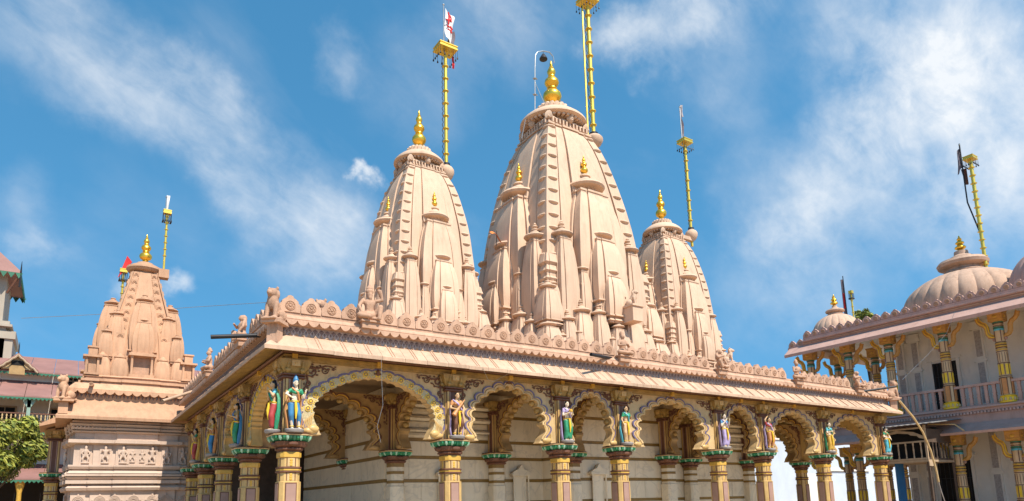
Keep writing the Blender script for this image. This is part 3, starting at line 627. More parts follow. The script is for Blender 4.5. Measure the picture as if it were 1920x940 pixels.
# ------------------------------------------------------------------ towers (curved spires)
def interp(tab, z):
    for (a, b), (c, d) in zip(tab, tab[1:]):
        if z <= c: t = (z - a) / (c - a); t = max(0, t); return b + (d - b) * t
    return tab[-1][1]
def smooth_tab(tab, n):
    zs = np.array([a for a, b in tab]); ws = np.array([b for a, b in tab]); out = []
    m = np.gradient(ws, zs)
    for z in np.linspace(zs[0], zs[-1], n):
        k = min(max(np.searchsorted(zs, z) - 1, 0), len(zs) - 2); h = zs[k + 1] - zs[k]; t = (z - zs[k]) / h
        out.append((float(z), float((2 * t**3 - 3 * t**2 + 1) * ws[k] + (t**3 - 2 * t**2 + t) * h * m[k] + (-2 * t**3 + 3 * t**2) * ws[k + 1] + (t**3 - t**2) * h * m[k + 1])))
    return out
def ratha(u, v, bands):
    """Stepped square plan; bands = (position fraction, depth fraction) from the corner to the middle of a side; u, v half-widths."""
    side = []
    for a, d in bands: side.append((a, d))
    pts = []
    for k in range(4):
        seq = [(-a, -d) for a, d in side] + [(a, -d) for a, d in reversed(side)]
        for x, y in seq:
            for _ in range(k): x, y = -y, x
            pts.append((x * u, y * v))
    return pts
B_MAIN = [(1.0, 1.0), (.71, 1.0), (.71, .93), (.675, .93), (.675, .985), (.40, .985), (.40, .955), (.37, .955), (.37, 1.025), (.02, 1.025)]
B_TUR = [(1.0, 1.0), (.58, 1.0), (.58, .945), (.52, .945), (.52, 1.06), (.02, 1.06)]
BELLP = [(0, .97), (.10, 1.03), (.3, .99), (.55, .88), (.8, .74), (1.0, .60)]
TPROF = [(0, .90), (.12, .97), (.3, 1.0), (.5, .965), (.7, .87), (.87, .73), (1.0, .55)]
def turret_body(bu, bd, H, ped=True, bell=False):
    m = MB(); rings = []
    for t, w in smooth_tab(BELLP if bell else TPROF, 9): rings.append([(x, y, t * H) for x, y in ratha(bu * w, bd * w, B_TUR)])
    m.loft(rings)
    w = .56
    for z0, z1, k in ((H * .965, H * .99, 1.06), (H * .99, H + .03 * bu, 1.12)):
        m.loft([[(x, y, z) for x, y in ratha(bu * w * k, bd * w * k, B_TUR)] for z in (z0, z1)])
    if ped:
        e = min(bu, .5)
        for z0, z1, k0, k1 in ((-.10 * e, 0, 1.06, 1.06), (-.30 * e, -.10 * e, .80, .80), (-.42 * e, -.30 * e, .98, .92), (-.55 * e, -.42 * e, .84, .84)):
            m.loft([[(x, y, z0) for x, y in ratha(bu * k0, bd * k0, B_TUR)], [(x, y, z1) for x, y in ratha(bu * k1, bd * k1, B_TUR)]])
    return m.mesh('turret')
def cap_mesh(r):
    m = MB()
    m.lathe([(r * .66, -.14 * r), (r * .60, .10 * r), (r * .58, .18 * r), (r * 1.0, .26 * r), (r * 1.08, .36 * r), (r * 1.0, .48 * r), (r * .70, .60 * r), (r * .55, .64 * r), (r * .56, .72 * r), (r * .46, .82 * r), (r * .30, .90 * r), (r * .26, 1.0 * r), (r * .34, 1.05 * r), (r * .30, 1.14 * r), (r * .12, 1.2 * r)], 20)
    for k in range(16):
        a = 2 * PI * k / 16; m.ell((.62 * r * math.cos(a), .62 * r * math.sin(a), .20 * r), (.075 * r, .075 * r, .08 * r), 6, 4)
    return m.mesh('turret_cap')
KAL = [(.10, 0), (.55, .0), (.58, .05), (.50, .12), (.36, .17), (.34, .24), (.46, .28), (.46, .32), (.36, .36), (.55, .44), (.88, .58), (1.0, .78), (.94, .98), (.70, 1.16), (.46, 1.24), (.42, 1.30), (.54, 1.34), (.52, 1.39), (.40, 1.43), (.62, 1.56), (.78, 1.74), (.72, 1.94), (.50, 2.08), (.34, 2.14), (.40, 2.19), (.38, 2.25), (.28, 2.29), (.42, 2.42), (.46, 2.56), (.36, 2.72), (.22, 2.80), (.26, 2.86), (.22, 2.92), (.14, 2.96), (.17, 3.06), (.13, 3.2), (.03, 3.36)]
def kalasha(r, n=18, st=1.82): return MB().lathe([(a * r, z * r * st) for a, z in KAL], n).mesh('finial')
def small_finial(r): return MB().lathe([(a * r, z * r) for a, z in ((.5, 0), (.7, .1), (.4, .3), (.8, .6), (.95, .9), (.7, 1.2), (.4, 1.35), (.6, 1.6), (.35, 1.9), (.1, 2.2))], 10).mesh('finial')

ZR = 4.98
TWM = [(0, 2.02), (1.5, 2.0), (2.8, 1.97), (3.7, 1.93), (4.5, 1.87), (5.4, 1.77), (6.4, 1.61), (7.4, 1.405), (8.2, 1.20), (8.75, 1.0), (9.12, .80)]
TWS = [(0, 1.97), (1.5, 1.96), (2.8, 1.93), (3.7, 1.89), (4.5, 1.84), (5.4, 1.76), (6.4, 1.655), (7.4, 1.46), (8.2, 1.26), (8.75, 1.04), (9.12, .80)]
TW = TWM
def main_w(z): return interp(TW, z)
def turret(tower, face, u, d, z0, H, bu, bd, cr, fin, dcap=0.):
    bell = z0 < 1.9; key = (round(bu, 3), round(bd, 3), round(H, 3), bell)
    me = cached(('tur',) + key, lambda: turret_body(bu, bd, H, True, bell)); rz = face * PI / 2
    M = Matrix.Rotation(rz, 3, 'Z'); p = M @ Vector((u, -d, z0))
    b = obj('turret', me, M_tower, tower, p, rz)
    c = obj('turret_cap', cached(('cap', round(cr, 3)), lambda: cap_mesh(cr)), M_tower, b, (0, dcap, H + .12 * cr))
    if fin == 'gold': obj('finial', cached(('kal', round(cr * .20, 3)), lambda: kalasha(cr * .22, 12, 1.6)), M_gold, b, (0, dcap, H + 1.29 * cr))
    elif fin == 'stone': obj('finial', cached(('sf', round(cr * .30, 3)), lambda: small_finial(cr * .30)), M_tower, b, (0, dcap, H + 1.25 * cr))
    return b
def make_tower(label):
    T = thing('temple_tower', label, 'tower', (0, 0, 0), 0, 'curved sandstone towers on the temple roof')
    m = MB(); m.loft([[(x, y, z) for x, y in ratha(w, w, B_MAIN)] for z, w in smooth_tab(TW, 26)]); obj('spire', m, M_tower, T)
    # shoulder band
    m = MB()
    for z0, z1, w0, w1 in ((9.0, 9.06, .92, .92), (9.06, 9.26, .86, .80), (9.26, 9.32, .88, .86)): m.loft([[(x, y, z) for x, y in ratha(w, w, B_MAIN)] for z, w in ((z0, w0), (z1, w1))])
    for k in range(4):
        Mz = Matrix.Rotation(k * PI / 2, 4, 'Z')
        for i in range(11): m.box(-.72 + i * .144 - .03, -.72 + i * .144 + .03, -.93, -.84, 9.08, 9.24, Mz)
    obj('shoulder_band', m, M_tower, T)
    m = MB(); m.lathe([(.80, 9.30), (.78, 9.44), (.84, 9.50), (1.10, 9.50), (1.17, 9.545), (1.16, 9.61), (1.08, 9.70), (.93, 9.83), (.78, 9.93), (.66, 9.985), (.55, 10.02)], 40); obj('crown_disc', m, M_tower, T)
    m = MB()
    for k in range(40):
        a = 2 * PI * k / 40; m.box(.78, 1.06, -.045, .045, 9.43, 9.505, Matrix.Rotation(a, 4, 'Z'))
    obj('crown_brackets', m, M_tower, T)
    m = MB()
    for k in range(18):
        a = 2 * PI * k / 18; m.tube([(.50 * math.cos(a + t * .25), .50 * math.sin(a + t * .25), 10.0 + .24 * t) if t not in (0, 1) else (.44 * math.cos(a + t * .25), .44 * math.sin(a + t * .25), 10.0 + .24 * t) for t in (0, .25, .5, .75, 1)], [.05, .085, .09, .085, .05], 6)
    m.lathe([(.5, 9.98), (.5, 10.22), (.36, 10.29), (.30, 10.31)], 20); obj('rope_ring', m, M_tower, T)
    obj('finial', kalasha(.33, 24, 1.66), M_gold, T, (0, 0, 10.28))
    # heads and leaves round the neck
    hm = MB(); hm.ell((0, 0, .14), (.12, .13, .16), 12, 8); hm.ell((0, -.13, .12), (.022, .03, .045), 6, 4); hm.ell((0, .02, .22), (.135, .13, .10), 12, 6); hm.ell((0, -.115, .05), (.045, .02, .016), 8, 4)
    for s in (-1, 1): hm.ell((s * .05, -.115, .155), (.028, .018, .014), 6, 4); hm.ell((s * .125, .0, .12), (.025, .03, .06), 6, 4)
    HEAD = remesh(hm, .016, 1, 'stone_head')
    lf = MB(); lf.loft([[(x * k, y * k, z) for x, y in ((-.13, -.09), (.13, -.09), (.13, .09), (-.13, .09))] for k, z in ((.8, 0), (1.0, .08), (.85, .18), (.45, .27), (.06, .34))]); LEAF = lf.mesh('corner_leaf')
    for k in range(4):
        a = k * PI / 2; v = Matrix.Rotation(a, 3, 'Z') @ Vector((.0, -.92, 9.24)); obj('stone_head', HEAD, M_tower, T, v, a)
        v = Matrix.Rotation(a + PI / 4, 3, 'Z') @ Vector((.0, -1.12, 9.22)); obj('corner_leaf', LEAF, M_tower, T, v, a + PI / 4)
    # bosses up the corner bands
    bm = MB(); bm.ell((0, 0, 0), (.205, .085, .058), 12, 6); BOSS = bm.mesh('band_boss')
    for k in range(4):
        Mz = Matrix.Rotation(k * PI / 2, 3, 'Z')
        for s in (-1, 1):
            z = 3.95
            while z < 8.85:
                w = main_w(z); sc = .55 + .45 * (w / 1.9); obj('band_boss', BOSS, M_tower, T, Mz @ Vector((s * w * .855, -w - .004, z)), k * PI / 2, scale=(sc, 1, 1)); z += .445
    # turrets of each face
    for f in range(4):
        turret(T, f, 0, 1.52, 3.05, 3.25, .93, .76, .60, 'gold')
        turret(T, f, 0, 2.04, 2.55, 2.0, .60, .60, .42, 'gold')
        turret(T, f, 0, 2.44, 2.05, 1.25, .40, .42, .29, 'stone')
        for s in (-1, 1):
            turret(T, f, s * 1.36, 1.93, 1.95, 2.50, .34, .34, .33, 'stone')
            turret(T, f, s * .80, 2.12, 2.0, 1.45, .20, .24, .21, 'stone')
            turret(T, f, s * 1.02, 2.28, 1.05, 1.0, .34, .30, .27, 'stone')
            turret(T, f, s * .58, 2.55, .85, 1.15, .26, .26, .22, 'stone')
            turret(T, f, s * 1.55, 2.28, .8, .95, .25, .25, .22, 'stone')
            turret(T, f, s * 1.02, 2.56, .25, .72, .28, .22, .18, None)
            turret(T, f, s * 1.85, 2.05, 2.0, .9, .17, .17, .12, 'stone')
            turret(T, f, s * 1.18, 1.90, 2.6, 1.25, .15, .18, .13, 'stone')
            turret(T, f, s * .40, 2.42, 1.9, 1.0, .13, .2, .11, 'stone')
            turret(T, f, s * 1.30, 2.48, .55, .85, .15, .16, .11, 'stone')
            turret(T, f, s * 1.80, 2.36, .45, .8, .2, .2, .14, 'stone')
            turret(T, f, s * .30, 2.80, .35, .9, .15, .16, .11, 'stone')
        turret(T, f, 0, 2.72, .62, 1.0, .34, .26, .2, 'stone')
        # corner stack under the banded corner
        a = f * PI / 2; Mz = Matrix.Rotation(a, 3, 'Z'); m = cached('stack', lambda: (lambda q: (q.loft([[(x, y, z) for x, y in ratha(w, w, B_TUR)] for z, w in ((2.9, .20), (3.05, .20), (3.12, .25), (3.2, .19), (3.3, .19), (3.36, .25), (3.45, .21), (3.55, .18), (3.62, .25), (3.72, .22), (3.9, .18))]), q)[1].mesh('corner_stack'))(MB()))
        obj('corner_stack', m, M_tower, T, Mz @ Vector((-1.84, -1.84, 0)), a)
        turret(T, f, -2.02, 2.02, 1.80, .92, .31, .31, .24, None)
        turret(T, f, -2.16, 2.16, .75, .78, .36, .36, .24, 'stone')
    # stepped base
    m = MB()
    for z0, z1, w in ((0, .32, 2.62), (.32, .42, 2.7), (.42, .62, 2.5), (.62, .72, 2.58)): m.loft([[(x, y, z) for x, y in ratha(w, w, [(1, .96), (.8, .96), (.8, 1.0), (.45, 1.0), (.45, 1.05), (.02, 1.05)])] for z in (z0, z1)])
    obj('tower_base', m, M_tower, T); return T
TX = [4.87, 10.03, 15.14]; TY = 4.68
TW = TWM
T0 = make_tower('tallest central curved sandstone tower with gilded finial under a steel lamp arm'); T0.location = (TX[1], TY, ZR)
for x, lab in ((TX[0], 'shorter curved tower left of the tallest one, beside the red and white flag'), (TX[2], 'shorter curved tower right of the tallest one, partly hidden behind it')):
    if x == TX[0]: TW = TWS; TS = make_tower(lab); t = TS
    else: t = copy_tree(TS)
    t['label'] = lab; t.location = (x, TY, ZR); t.scale = (.645, .645, .702)

# ---- flag poles on the towers ------------------------------------------------
def cloth(pts_fn, nu, nv, thick=.008):
    m = MB(); vs = []; fs = []
    for i in range(nu + 1):
        for j in range(nv + 1): vs.append(Vector(pts_fn(i / nu, j / nv)))
    for i in range(nu):
        for j in range(nv): a = i * (nv + 1) + j; fs.append((a, a + 1, a + nv + 2, a + nv + 1))
    n = len(vs); off = Vector((thick, thick, 0)); vs2 = [v + off for v in vs]
    edge = []
    for i in range(nu): edge += [(i * (nv + 1), (i + 1) * (nv + 1)), ((i + 1) * (nv + 1) + nv, i * (nv + 1) + nv)]
    for j in range(nv): edge += [(j + 1, j), (nu * (nv + 1) + j, nu * (nv + 1) + j + 1)]
    m.add(vs + vs2, fs + [tuple(n + k for k in reversed(f)) for f in fs] + [(a, b, b + n, a + n) for a, b in edge]); return m
def flagpole(label, base, H, r, box=(.42, .42), pot=True, rings=.42, staff=1.6, bell=True, staff_off=(-.06, -.02), lead=True):
    T = thing('flag_pole', label, 'flag pole', base)
    m = MB().lathe([(r, -.55 if pot else 0), (r, H)], 12); obj('pole', m, M_goldpole, T)
    rm = cached(('ring', r), lambda: MB().lathe([(r, 0), (r * 1.75, .008), (r * 1.75, .03), (r, .04)], 12).mesh('pole_ring'))
    z = .5
    while z < H - .1: obj('pole_ring', rm, M_goldpole, T, (0, 0, z)); z += rings
    if pot:
        m = MB().lathe([(r * 1.5, -.34), (r * 3.0, -.26), (r * 4.0, -.12), (r * 4.0, -.02), (r * 3.2, .06), (r * 2.2, .08), (r * 2.0, .12)], 16, lob=16, amp=.08); obj('pole_pot', m, M_tower, T)
        m = MB().lathe([(r * 1.3, .12), (r * 2.1, .13), (r * 2.1, .2), (r * 1.2, .21)], 12); obj('pole_clamp', m, M_iron, T)
    bw, bd = box[0] / 2, box[1] / 2
    m = MB(); m.box(-bw, bw, -bd, bd, H, H + .05); m.loft([[(-k * bw, -k * bd, z), (k * bw, -k * bd, z), (k * bw, k * bd, z), (-k * bw, k * bd, z)] for k, z in ((.92, H + .05), (.92, H + .10), (1.0, H + .11), (1.0, H + .14))]); obj('pole_platform', m, M_goldpole, T)
    if bell:
        bm = cached('bell', lambda: MB().tube([(0, 0, 0), (0, 0, -.26)], .006, 4).lathe([(.008, -.24), (.02, -.26), (.028, -.31), (.012, -.32)], 8).mesh('hanging_bell'))
        nb = 5
        for i in range(nb):
            for j in range(nb):
                if i in (0, nb - 1) or j in (0, nb - 1): obj('hanging_bell', bm, M_iron, T, (-bw * .95 + 2 * bw * .95 * i / (nb - 1), -bd * .95 + 2 * bd * .95 * j / (nb - 1), H + .01))
    sx, sy = staff_off
    if staff: m = MB().tube([(sx, sy, H - .1), (sx, sy, H + staff)], .022, 6); m.ell((sx, sy, H + staff), (.04, .04, .03), 8, 5); obj('flag_staff', m, M_steel, T)
    if lead: m = MB().tube([(-r * 1.6, 0, .2 + (H - .4) * t) if int(t * 40) % 2 else (-r * 2.3, 0, .2 + (H - .4) * t) for t in np.linspace(0, 1, 41)], .012, 5); obj('pole_cable', m, M_iron, T)
    return T
# left tower: white flag with red marks
P = flagpole('gilded ringed pole with red and white flag on the left large tower', (5.64, 4.4, 11.62), 3.98, .055, (.62, .5))
H = 3.98 + .14
m = cloth(lambda u, v: (-.0 + .30 * v ** .8 * (1 - .25 * u) + .03 * math.sin(u * 6 + v * 3), -.02 + .07 * math.sin(v * 5 + u * 4), H + 1.38 - 1.05 * u - .28 * v), 12, 8)
fl = obj('flag', m, M_cloth_w, P)
mk = MB()
for a, b, r_ in (((.07, 1.2), (.10, .80), .028), ((.0, .92), (.20, .98), .024), ((.02, .72), (.24, .66), .026), ((.12, 1.12), (.2, .9), .022), ((.05, .62), (.22, .52), .024), ((.14, .74), (.2, .58), .022)):
    mk.tube([(a[0] + (b[0] - a[0]) * t + .02 * math.sin(t * 5), -.08 , H + a[1] + (b[1] - a[1]) * t) for t in np.linspace(0, 1, 6)], r_, 6)
obj('flag_mark', mk, M_cloth_r, fl)
m = cloth(lambda u, v: (.09 + .22 * v + .03 * math.sin(u * 6), .05 * math.sin(v * 4), H + .62 - .62 * u + .04 * v), 6, 5); obj('flag_tail', m, M_cloth_g, P)
m = cloth(lambda u, v: (.24 + .07 * v, .02 * math.sin(u * 7), H - .2 - .42 * u), 5, 2); obj('flag_ribbon', m, M_cloth_r, P)
# main tower
P = flagpole('tallest gilded ringed pole rising past the top of the picture beside the central tower', (11.63, 4.4, 14.45), 5.45, .075, (.62, .62), rings=.55, staff=2.0)
m = MB()
m.tube([(-.22, .05, .1), (-.22, .05, 5.3)], .035, 8)
obj('side_pole', m, M_goldpole, P)
# right tower
P = flagpole('gilded ringed pole with a dark furled flag on the right large tower', (16.46, 4.4, 11.9), 3.78, .055, (.5, .42), staff=1.55, staff_off=(-.15, 0))
m = cloth(lambda u, v: (-.14 + .15 * v * (.35 + .65 * u), .05 * math.sin(v * 6 + u * 9), 3.92 + 1.5 - 1.35 * u - .1 * v), 10, 4); obj('flag', m, M_cloth_g, P)
m = cloth(lambda u, v: (-.13 + .13 * v, -.02 + .03 * math.sin(v * 6 + u * 4), 3.92 + 1.52 - .5 * u), 6, 3); obj('flag_stripe', m, mat('faded_cloth', (.40, .36, .36), .8, var=.3, scale=8), P)
# pole brackets that tie the poles to the towers
for cx, base, w in ((TX[0], (5.64, 4.4, 11.62), .5), (TX[1], (11.63, 4.4, 14.45), .82), (TX[2], (16.46, 4.4, 11.9), .5)):
    m = MB(); m.box(-(base[0] - cx) + w * .8, .02, -.09, .09, -.36, -.22)
    b = obj('pole_bracket', m, M_tower, None, base)
    tag(b, {TX[0]: 'stone bracket arm holding the pole of the left large tower', TX[1]: 'stone bracket arm holding the tallest pole on the central tower', TX[2]: 'stone bracket arm holding the pole of the right large tower'}[cx], 'bracket', 'pole brackets')

# ---- lamp arm over the central finial -----------------------------------------
def mt(px, py): return on_y(px, py, TY)
pts = [(1003, 215), (1003, 170), (1003, 130), (1004, 104), (1008, 98), (1018, 96), (1030, 98), (1037, 106), (1039, 118)]
L = thing('lamp_arm', 'thin curved steel arm with a dark hanging lamp beside the central gilded finial', 'lamp', mt(1003, 215))
o0 = L.location
m = MB(); m.tube([mt(*q) - o0 for q in pts], .022, 6); obj('arm', m, M_steel, L)
m = MB(); m.tube([mt(1004, 157) - o0, mt(1022, 200) - o0 + Vector((0, -.1, -.15))], .02, 5); m.tube([mt(1045, 180) - o0, mt(1072, 222) - o0], .02, 5); m.tube([mt(1003, 215) - o0, mt(998, 222) - o0, mt(985, 225) - o0, mt(978, 260) - o0], .014, 5); obj('brace', m, M_steel, L)
m = MB(); c = mt(1019, 112) - o0; m.lathe([(.02, .22), (.05, .2), (.12, .08), (.145, .02), (.14, 0), (.04, -.01)], 14, c); m.tube([c + Vector((0, 0, .2)), c + Vector((0, 0, .3))], .01, 4); obj('lamp_shade', m, M_iron, L)
m = MB()
for q in ((1003, 148), (1003, 178)): c = mt(*q) - o0; m.ell(c, (.07, .07, .025), 8, 4); m.tube([c - Vector((.1, 0, 0)), c + Vector((.12, 0, .02))], .012, 4)
obj('clamp', m, M_steel, L)
# small orange cloth tied to the left face of the central tower
c = on_y(930, 445, 4.5); F_ = thing('orange_pennant', 'small orange cloth pennant tied at a left turret finial of the central tower', 'pennant', c)
m = cloth(lambda u, v: (-.24 + .36 * u, -.16 * v, .10 * math.sin(u * 4) + .12 * (1 - v) - .16 * u), 8, 5); obj('cloth', m, M_cloth_o, F_)
m = MB().tube([(-.02, -.05, -.3), (0, -.05, .2)], .012, 5); obj('stick', m, M_iron, F_)
# ------------------------------------------------------------------ painted statues on the columns
def limb(mb, pts, rs, n=8):
    for (a, b), (ra, rb) in zip(zip(pts, pts[1:]), zip(rs, rs[1:])): mb.cap(a, b, ra, rb, n)
def hand(mb, p, d):
    p = Vector(p); d = Vector(d).normalized(); s = d.cross(Vector((0, 1, .2))).normalized()
    mb.ell(p + d * .012, (.016, .014, .018), 7, 5)
    for k, l in enumerate((.034, .040, .038, .030)): q = p + d * .018 + s * (.0085 * (k - 1.5)); mb.cap(q, q + d * l + Vector((0, -.006, 0)), .0055, .0045, 5)
    mb.cap(p + s * .012, p + s * .028 + d * .014, .006, .005, 5)
POSE = {   # elbow and hand positions of the right (-x) and left (+x) arm, hip sway, knee bend
    'flute':  (((-.15, -.05, .62), (-.02, -.12, .80)), ((.15, -.05, .66), (.10, -.13, .80)), .02, .3),
    'dance':  (((-.20, -.03, .68), (-.10, -.10, .60)), ((.16, -.02, .62), (.17, -.08, .74)), -.03, .8),
    'drum':   (((-.16, -.03, .62), (-.05, -.14, .58)), ((.16, -.04, .62), (.09, -.13, .52)), .025, .5),
    'offer':  (((-.14, -.03, .62), (-.05, -.15, .67)), ((.14, -.03, .62), (.06, -.15, .67)), .01, .2),
    'raise':  (((-.16, .0, .90), (-.05, -.02, 1.02)), ((.15, -.02, .62), (.12, -.08, .50)), .035, .6),
    'rest':   (((-.15, .01, .62), (-.14, -.06, .49)), ((.16, -.04, .64), (.06, -.13, .70)), -.025, .4)}
def statue(label, loc, rz, pose, low, top, scarf, skin=M_skin, Hs=.93, hair=M_black, crown=False, prop=None, lower='skirt', group='painted statues on the columns'):
    T = thing('painted_statue', label, 'statue', loc, rz, group, (Hs, Hs, Hs))
    RA, LA, sw, kb = POSE[pose]
    hip = Vector((sw, 0, .50)); ch = Vector((-sw * .3, 0, .715)); nk = Vector((-sw * .2, -.005, .82)); hd = Vector((sw * .3, -.02, .905))
    kR = Vector((-.06 + sw, -.035, .27)); kL = Vector((.06 + sw + .03 * kb, -.045 - .02 * kb, .275)); aR = Vector((-.05, .01, .035)); aL = Vector((.06 + .02 * kb, -.02, .035))
    b = MB()
    b.ell(hip, (.088, .062, .07), 12, 8); b.ell((hip + ch) / 2, (.062, .045, .10), 10, 8); b.ell(ch, (.088, .058, .085), 12, 8); b.cap(ch + Vector((0, 0, .06)), nk + Vector((0, 0, .02)), .034, .03)
    for s in (-1, 1): b.ell(ch + Vector((s * .036, -.045, -.002)), .034, 8, 6)
    b.ell(hd, (.048, .056, .066), 12, 8); b.ell(hd + Vector((0, -.055, -.006)), (.010, .012, .017), 6, 4); b.ell(hd + Vector((0, -.05, -.034)), (.018, .008, .006), 6, 4); b.ell(hd + Vector((0, -.03, -.045)), (.026, .025, .022), 8, 5)
    for s in (-1, 1): b.ell(hd + Vector((s * .049, .002, -.005)), (.009, .014, .022), 6, 4)
    shR, shL = ch + Vector((-.098, 0, .055)), ch + Vector((.098, 0, .055))
    limb(b, [shR, Vector(RA[0]), Vector(RA[1])], [.031, .024, .017]); limb(b, [shL, Vector(LA[0]), Vector(LA[1])], [.031, .024, .017])
    hand(b, RA[1], Vector(RA[1]) - Vector(RA[0])); hand(b, LA[1], Vector(LA[1]) - Vector(LA[0]))
    limb(b, [hip + Vector((-.045, 0, 0)), kR, aR], [.062, .044, .026]); limb(b, [hip + Vector((.045, 0, 0)), kL, aL], [.062, .044, .026])
    for a in (aR, aL): b.cap(a + Vector((0, .01, -.015)), a + Vector((0, -.075, -.02)), .021, .016)
    obj('body', remesh(b, .0105, 1, 'body'), skin, T)
    e = MB()
    for s in (-1, 1): e.ell(hd + Vector((s * .019, -.052, .010)), (.010, .005, .006), 6, 4); e.tube([hd + Vector((s * .008, -.055, .026)), hd + Vector((s * .022, -.054, .029)), hd + Vector((s * .033, -.048, .024))], .0025, 4)
    obj('eyes', e, M_black, T)
    h = MB(); h.ell(hd + Vector((0, .014, .018)), (.056, .055, .060), 10, 8); h.ell(hd + Vector((0, .05, -.03)), (.042, .04, .06), 8, 6)
    if crown: h.lathe([(.05, 0), (.055, .02), (.04, .05), (.03, .085), (.008, .12)], 10, tuple(hd + Vector((0, .006, .045))))
    else: h.ell(hd + Vector((0, .03, .065)), (.03, .032, .028), 8, 6)
    hm = MB(); hm.add(h.v, h.f); obj('crown' if crown else 'hair', remesh(hm, .012, 1, 'hair'), M_blue if crown else hair, T)
    g = MB()
    if lower == 'skirt':
        g.ell(hip + Vector((0, 0, -.01)), (.096, .072, .065), 12, 8); limb(g, [hip + Vector((-.04, 0, -.02)), kR, aR + Vector((0, 0, .05))], [.072, .060, .056]); limb(g, [hip + Vector((.04, 0, -.02)), kL, aL + Vector((0, 0, .05))], [.072, .060, .056])
        g.cap(hip + Vector((0, -.02, -.06)), (aR + aL) / 2 + Vector((0, -.02, .07)), .055, .05)
    else:
        g.ell(hip + Vector((0, 0, -.01)), (.097, .073, .065), 12, 8); limb(g, [hip + Vector((-.045, 0, -.02)), kR, aR + Vector((0, 0, .06))], [.072, .054, .036]); limb(g, [hip + Vector((.045, 0, -.02)), kL, aL + Vector((0, 0, .06))], [.072, .054, .036])
    gm = obj('skirt' if lower == 'skirt' else 'dhoti', remesh(g, .012, 1, 'garment'), low, T)
    pl = MB()
    pl.tube([hip + Vector((0, -.085, .03)), hip + Vector((.005, -.105, -.12)), hip + Vector((.01, -.09, -.30))], [.022, .03, .012], 7); pl.tube([hip + Vector((.1 * math.cos(a), .078 * math.sin(a), .035 - .01 * math.sin(a))) for a in np.linspace(0, 2 * PI, 15)], .012, 5)
    for a in (aR, aL): pl.tube([a + Vector((.036 * math.cos(t), .036 * math.sin(t), .03)) for t in np.linspace(0, 2 * PI, 9)], .008, 5)
    pl.tube([ch + Vector((.06 * math.cos(t), -.03 + .045 * math.sin(t), .062 - .03 * (1 - math.sin(t)))) for t in np.linspace(0, 2 * PI, 13)], .008, 5)
    for hp, el in (RA, LA): v = Vector(el) * .8 + Vector(hp) * .2; pl.ell(v, (.022, .022, .012), 7, 4)
    obj('gilt_trim', pl, M_yellow, T)
    u = MB(); u.ell(ch + Vector((0, -.004, .012)), (.096, .066, .06), 12, 8)
    for s in (-1, 1): u.ell(ch + Vector((s * .036, -.048, .0)), .038, 8, 6)
    limb(u, [shR, shR * .5 + Vector(RA[0]) * .5], [.037, .033]); limb(u, [shL, shL * .5 + Vector(LA[0]) * .5], [.037, .033])
    obj('blouse', remesh(u, .012, 1, 'blouse'), top, T)
    sc = MB()
    for s in (-1, 1):
        side = Vector((s * .10, .05, 0)); sc.tube([ch + Vector((s * .08, .02, .10)), ch + side + Vector((s * .03, .02, -.1)), hip + side + Vector((s * .05, .01, -.12)), Vector((s * .15, .04, .16)), Vector((s * .13, .03, .02))], [.02, .03, .036, .042, .03], 8, flat=.45)
    sc.tube([ch + Vector((-.09, -.02, .09)), ch + Vector((0, -.085, .0)), hip + Vector((.09, -.05, .06))], [.02, .022, .018], 7)
    obj('scarf', sc, scarf, T)
    pd = MB().lathe([(.15, -.055), (.17, -.03), (.175, 0), (.165, .012), (.1, .014)], 16); o = obj('pedestal', pd, M_plate, T, scale=(1.05, .85, 1))
    if prop == 'drum': q = MB().tube([(-.10, -.12, .56), (0, -.13, .56), (.10, -.12, .55)], [.05, .03, .05], 10); obj('drum', q, M_brown, T)
    if prop == 'lute': q = MB().tube([(-.12, -.13, .45), (-.05, -.13, .55), (.14, -.12, .80)], [.06, .035, .012], 9); obj('lute', q, M_orange, T)
    if prop == 'flute': q = MB().tube([(-.16, -.09, .80), (.16, -.11, .88)], .009, 6); obj('flute', q, M_golden, T)
    if prop == 'pot': q = MB().lathe([(.02, 0), (.05, .02), (.055, .05), (.03, .08), (.04, .09)], 10, (.0, -.16, .68)); obj('pot', q, M_golden, T)
    return T
SZ = 3.005
ST = [ (0, 'dance', M_blue, M_green, M_orange, M_fair, True, None, 'dhoti', 'painted statue in blue trousers and green blouse at the near corner, facing the front'),
       (1, 'drum', M_brown, M_orange, M_lilac, M_skin, False, 'lute', 'dhoti', 'painted statue in orange and maroon, bent over an instrument right of the widest arch'),
       (2, 'offer', M_green, M_lilac, M_lilac, M_fair, False, 'pot', 'skirt', 'painted statue in green skirt and lilac blouse on third front column from the near corner'),
       (3, 'rest', M_skin, M_green, M_sky, M_skin, False, None, 'dhoti', 'painted statue with green blouse and turquoise drape on fourth front column from the near corner'),
       (4, 'flute', M_lilac, M_blue, M_lilac, M_fair, False, None, 'skirt', 'painted statue in lilac skirt and blue blouse on fifth front column from the near corner'),
       (5, 'raise', M_orange, M_red, M_lilac, M_skin, False, None, 'dhoti', 'painted statue with one arm raised over its head on sixth front column'),
       (6, 'offer', M_golden, M_sky, M_green, M_fair, False, None, 'skirt', 'painted statue in gold skirt and green scarf on the last but one front column'),
       (7, 'drum', M_sky, M_green, M_orange, M_fair, False, None, 'skirt', 'painted statue in turquoise skirt and orange back drape on the rightmost front column')]
for i, po, lo, tp, scf, sk, cr, pr, lw, lab in ST: statue(lab, (XC[i], -.31, SZ), rng.uniform(-.15, .15), po, lo, tp, scf, sk, .93, M_black, cr, pr, lw)
statue('painted statue in red skirt and green scarf round the near corner, facing left', (-.31, -.02, SZ), -PI / 2, 'flute', M_red, M_sky, M_green, M_skin)
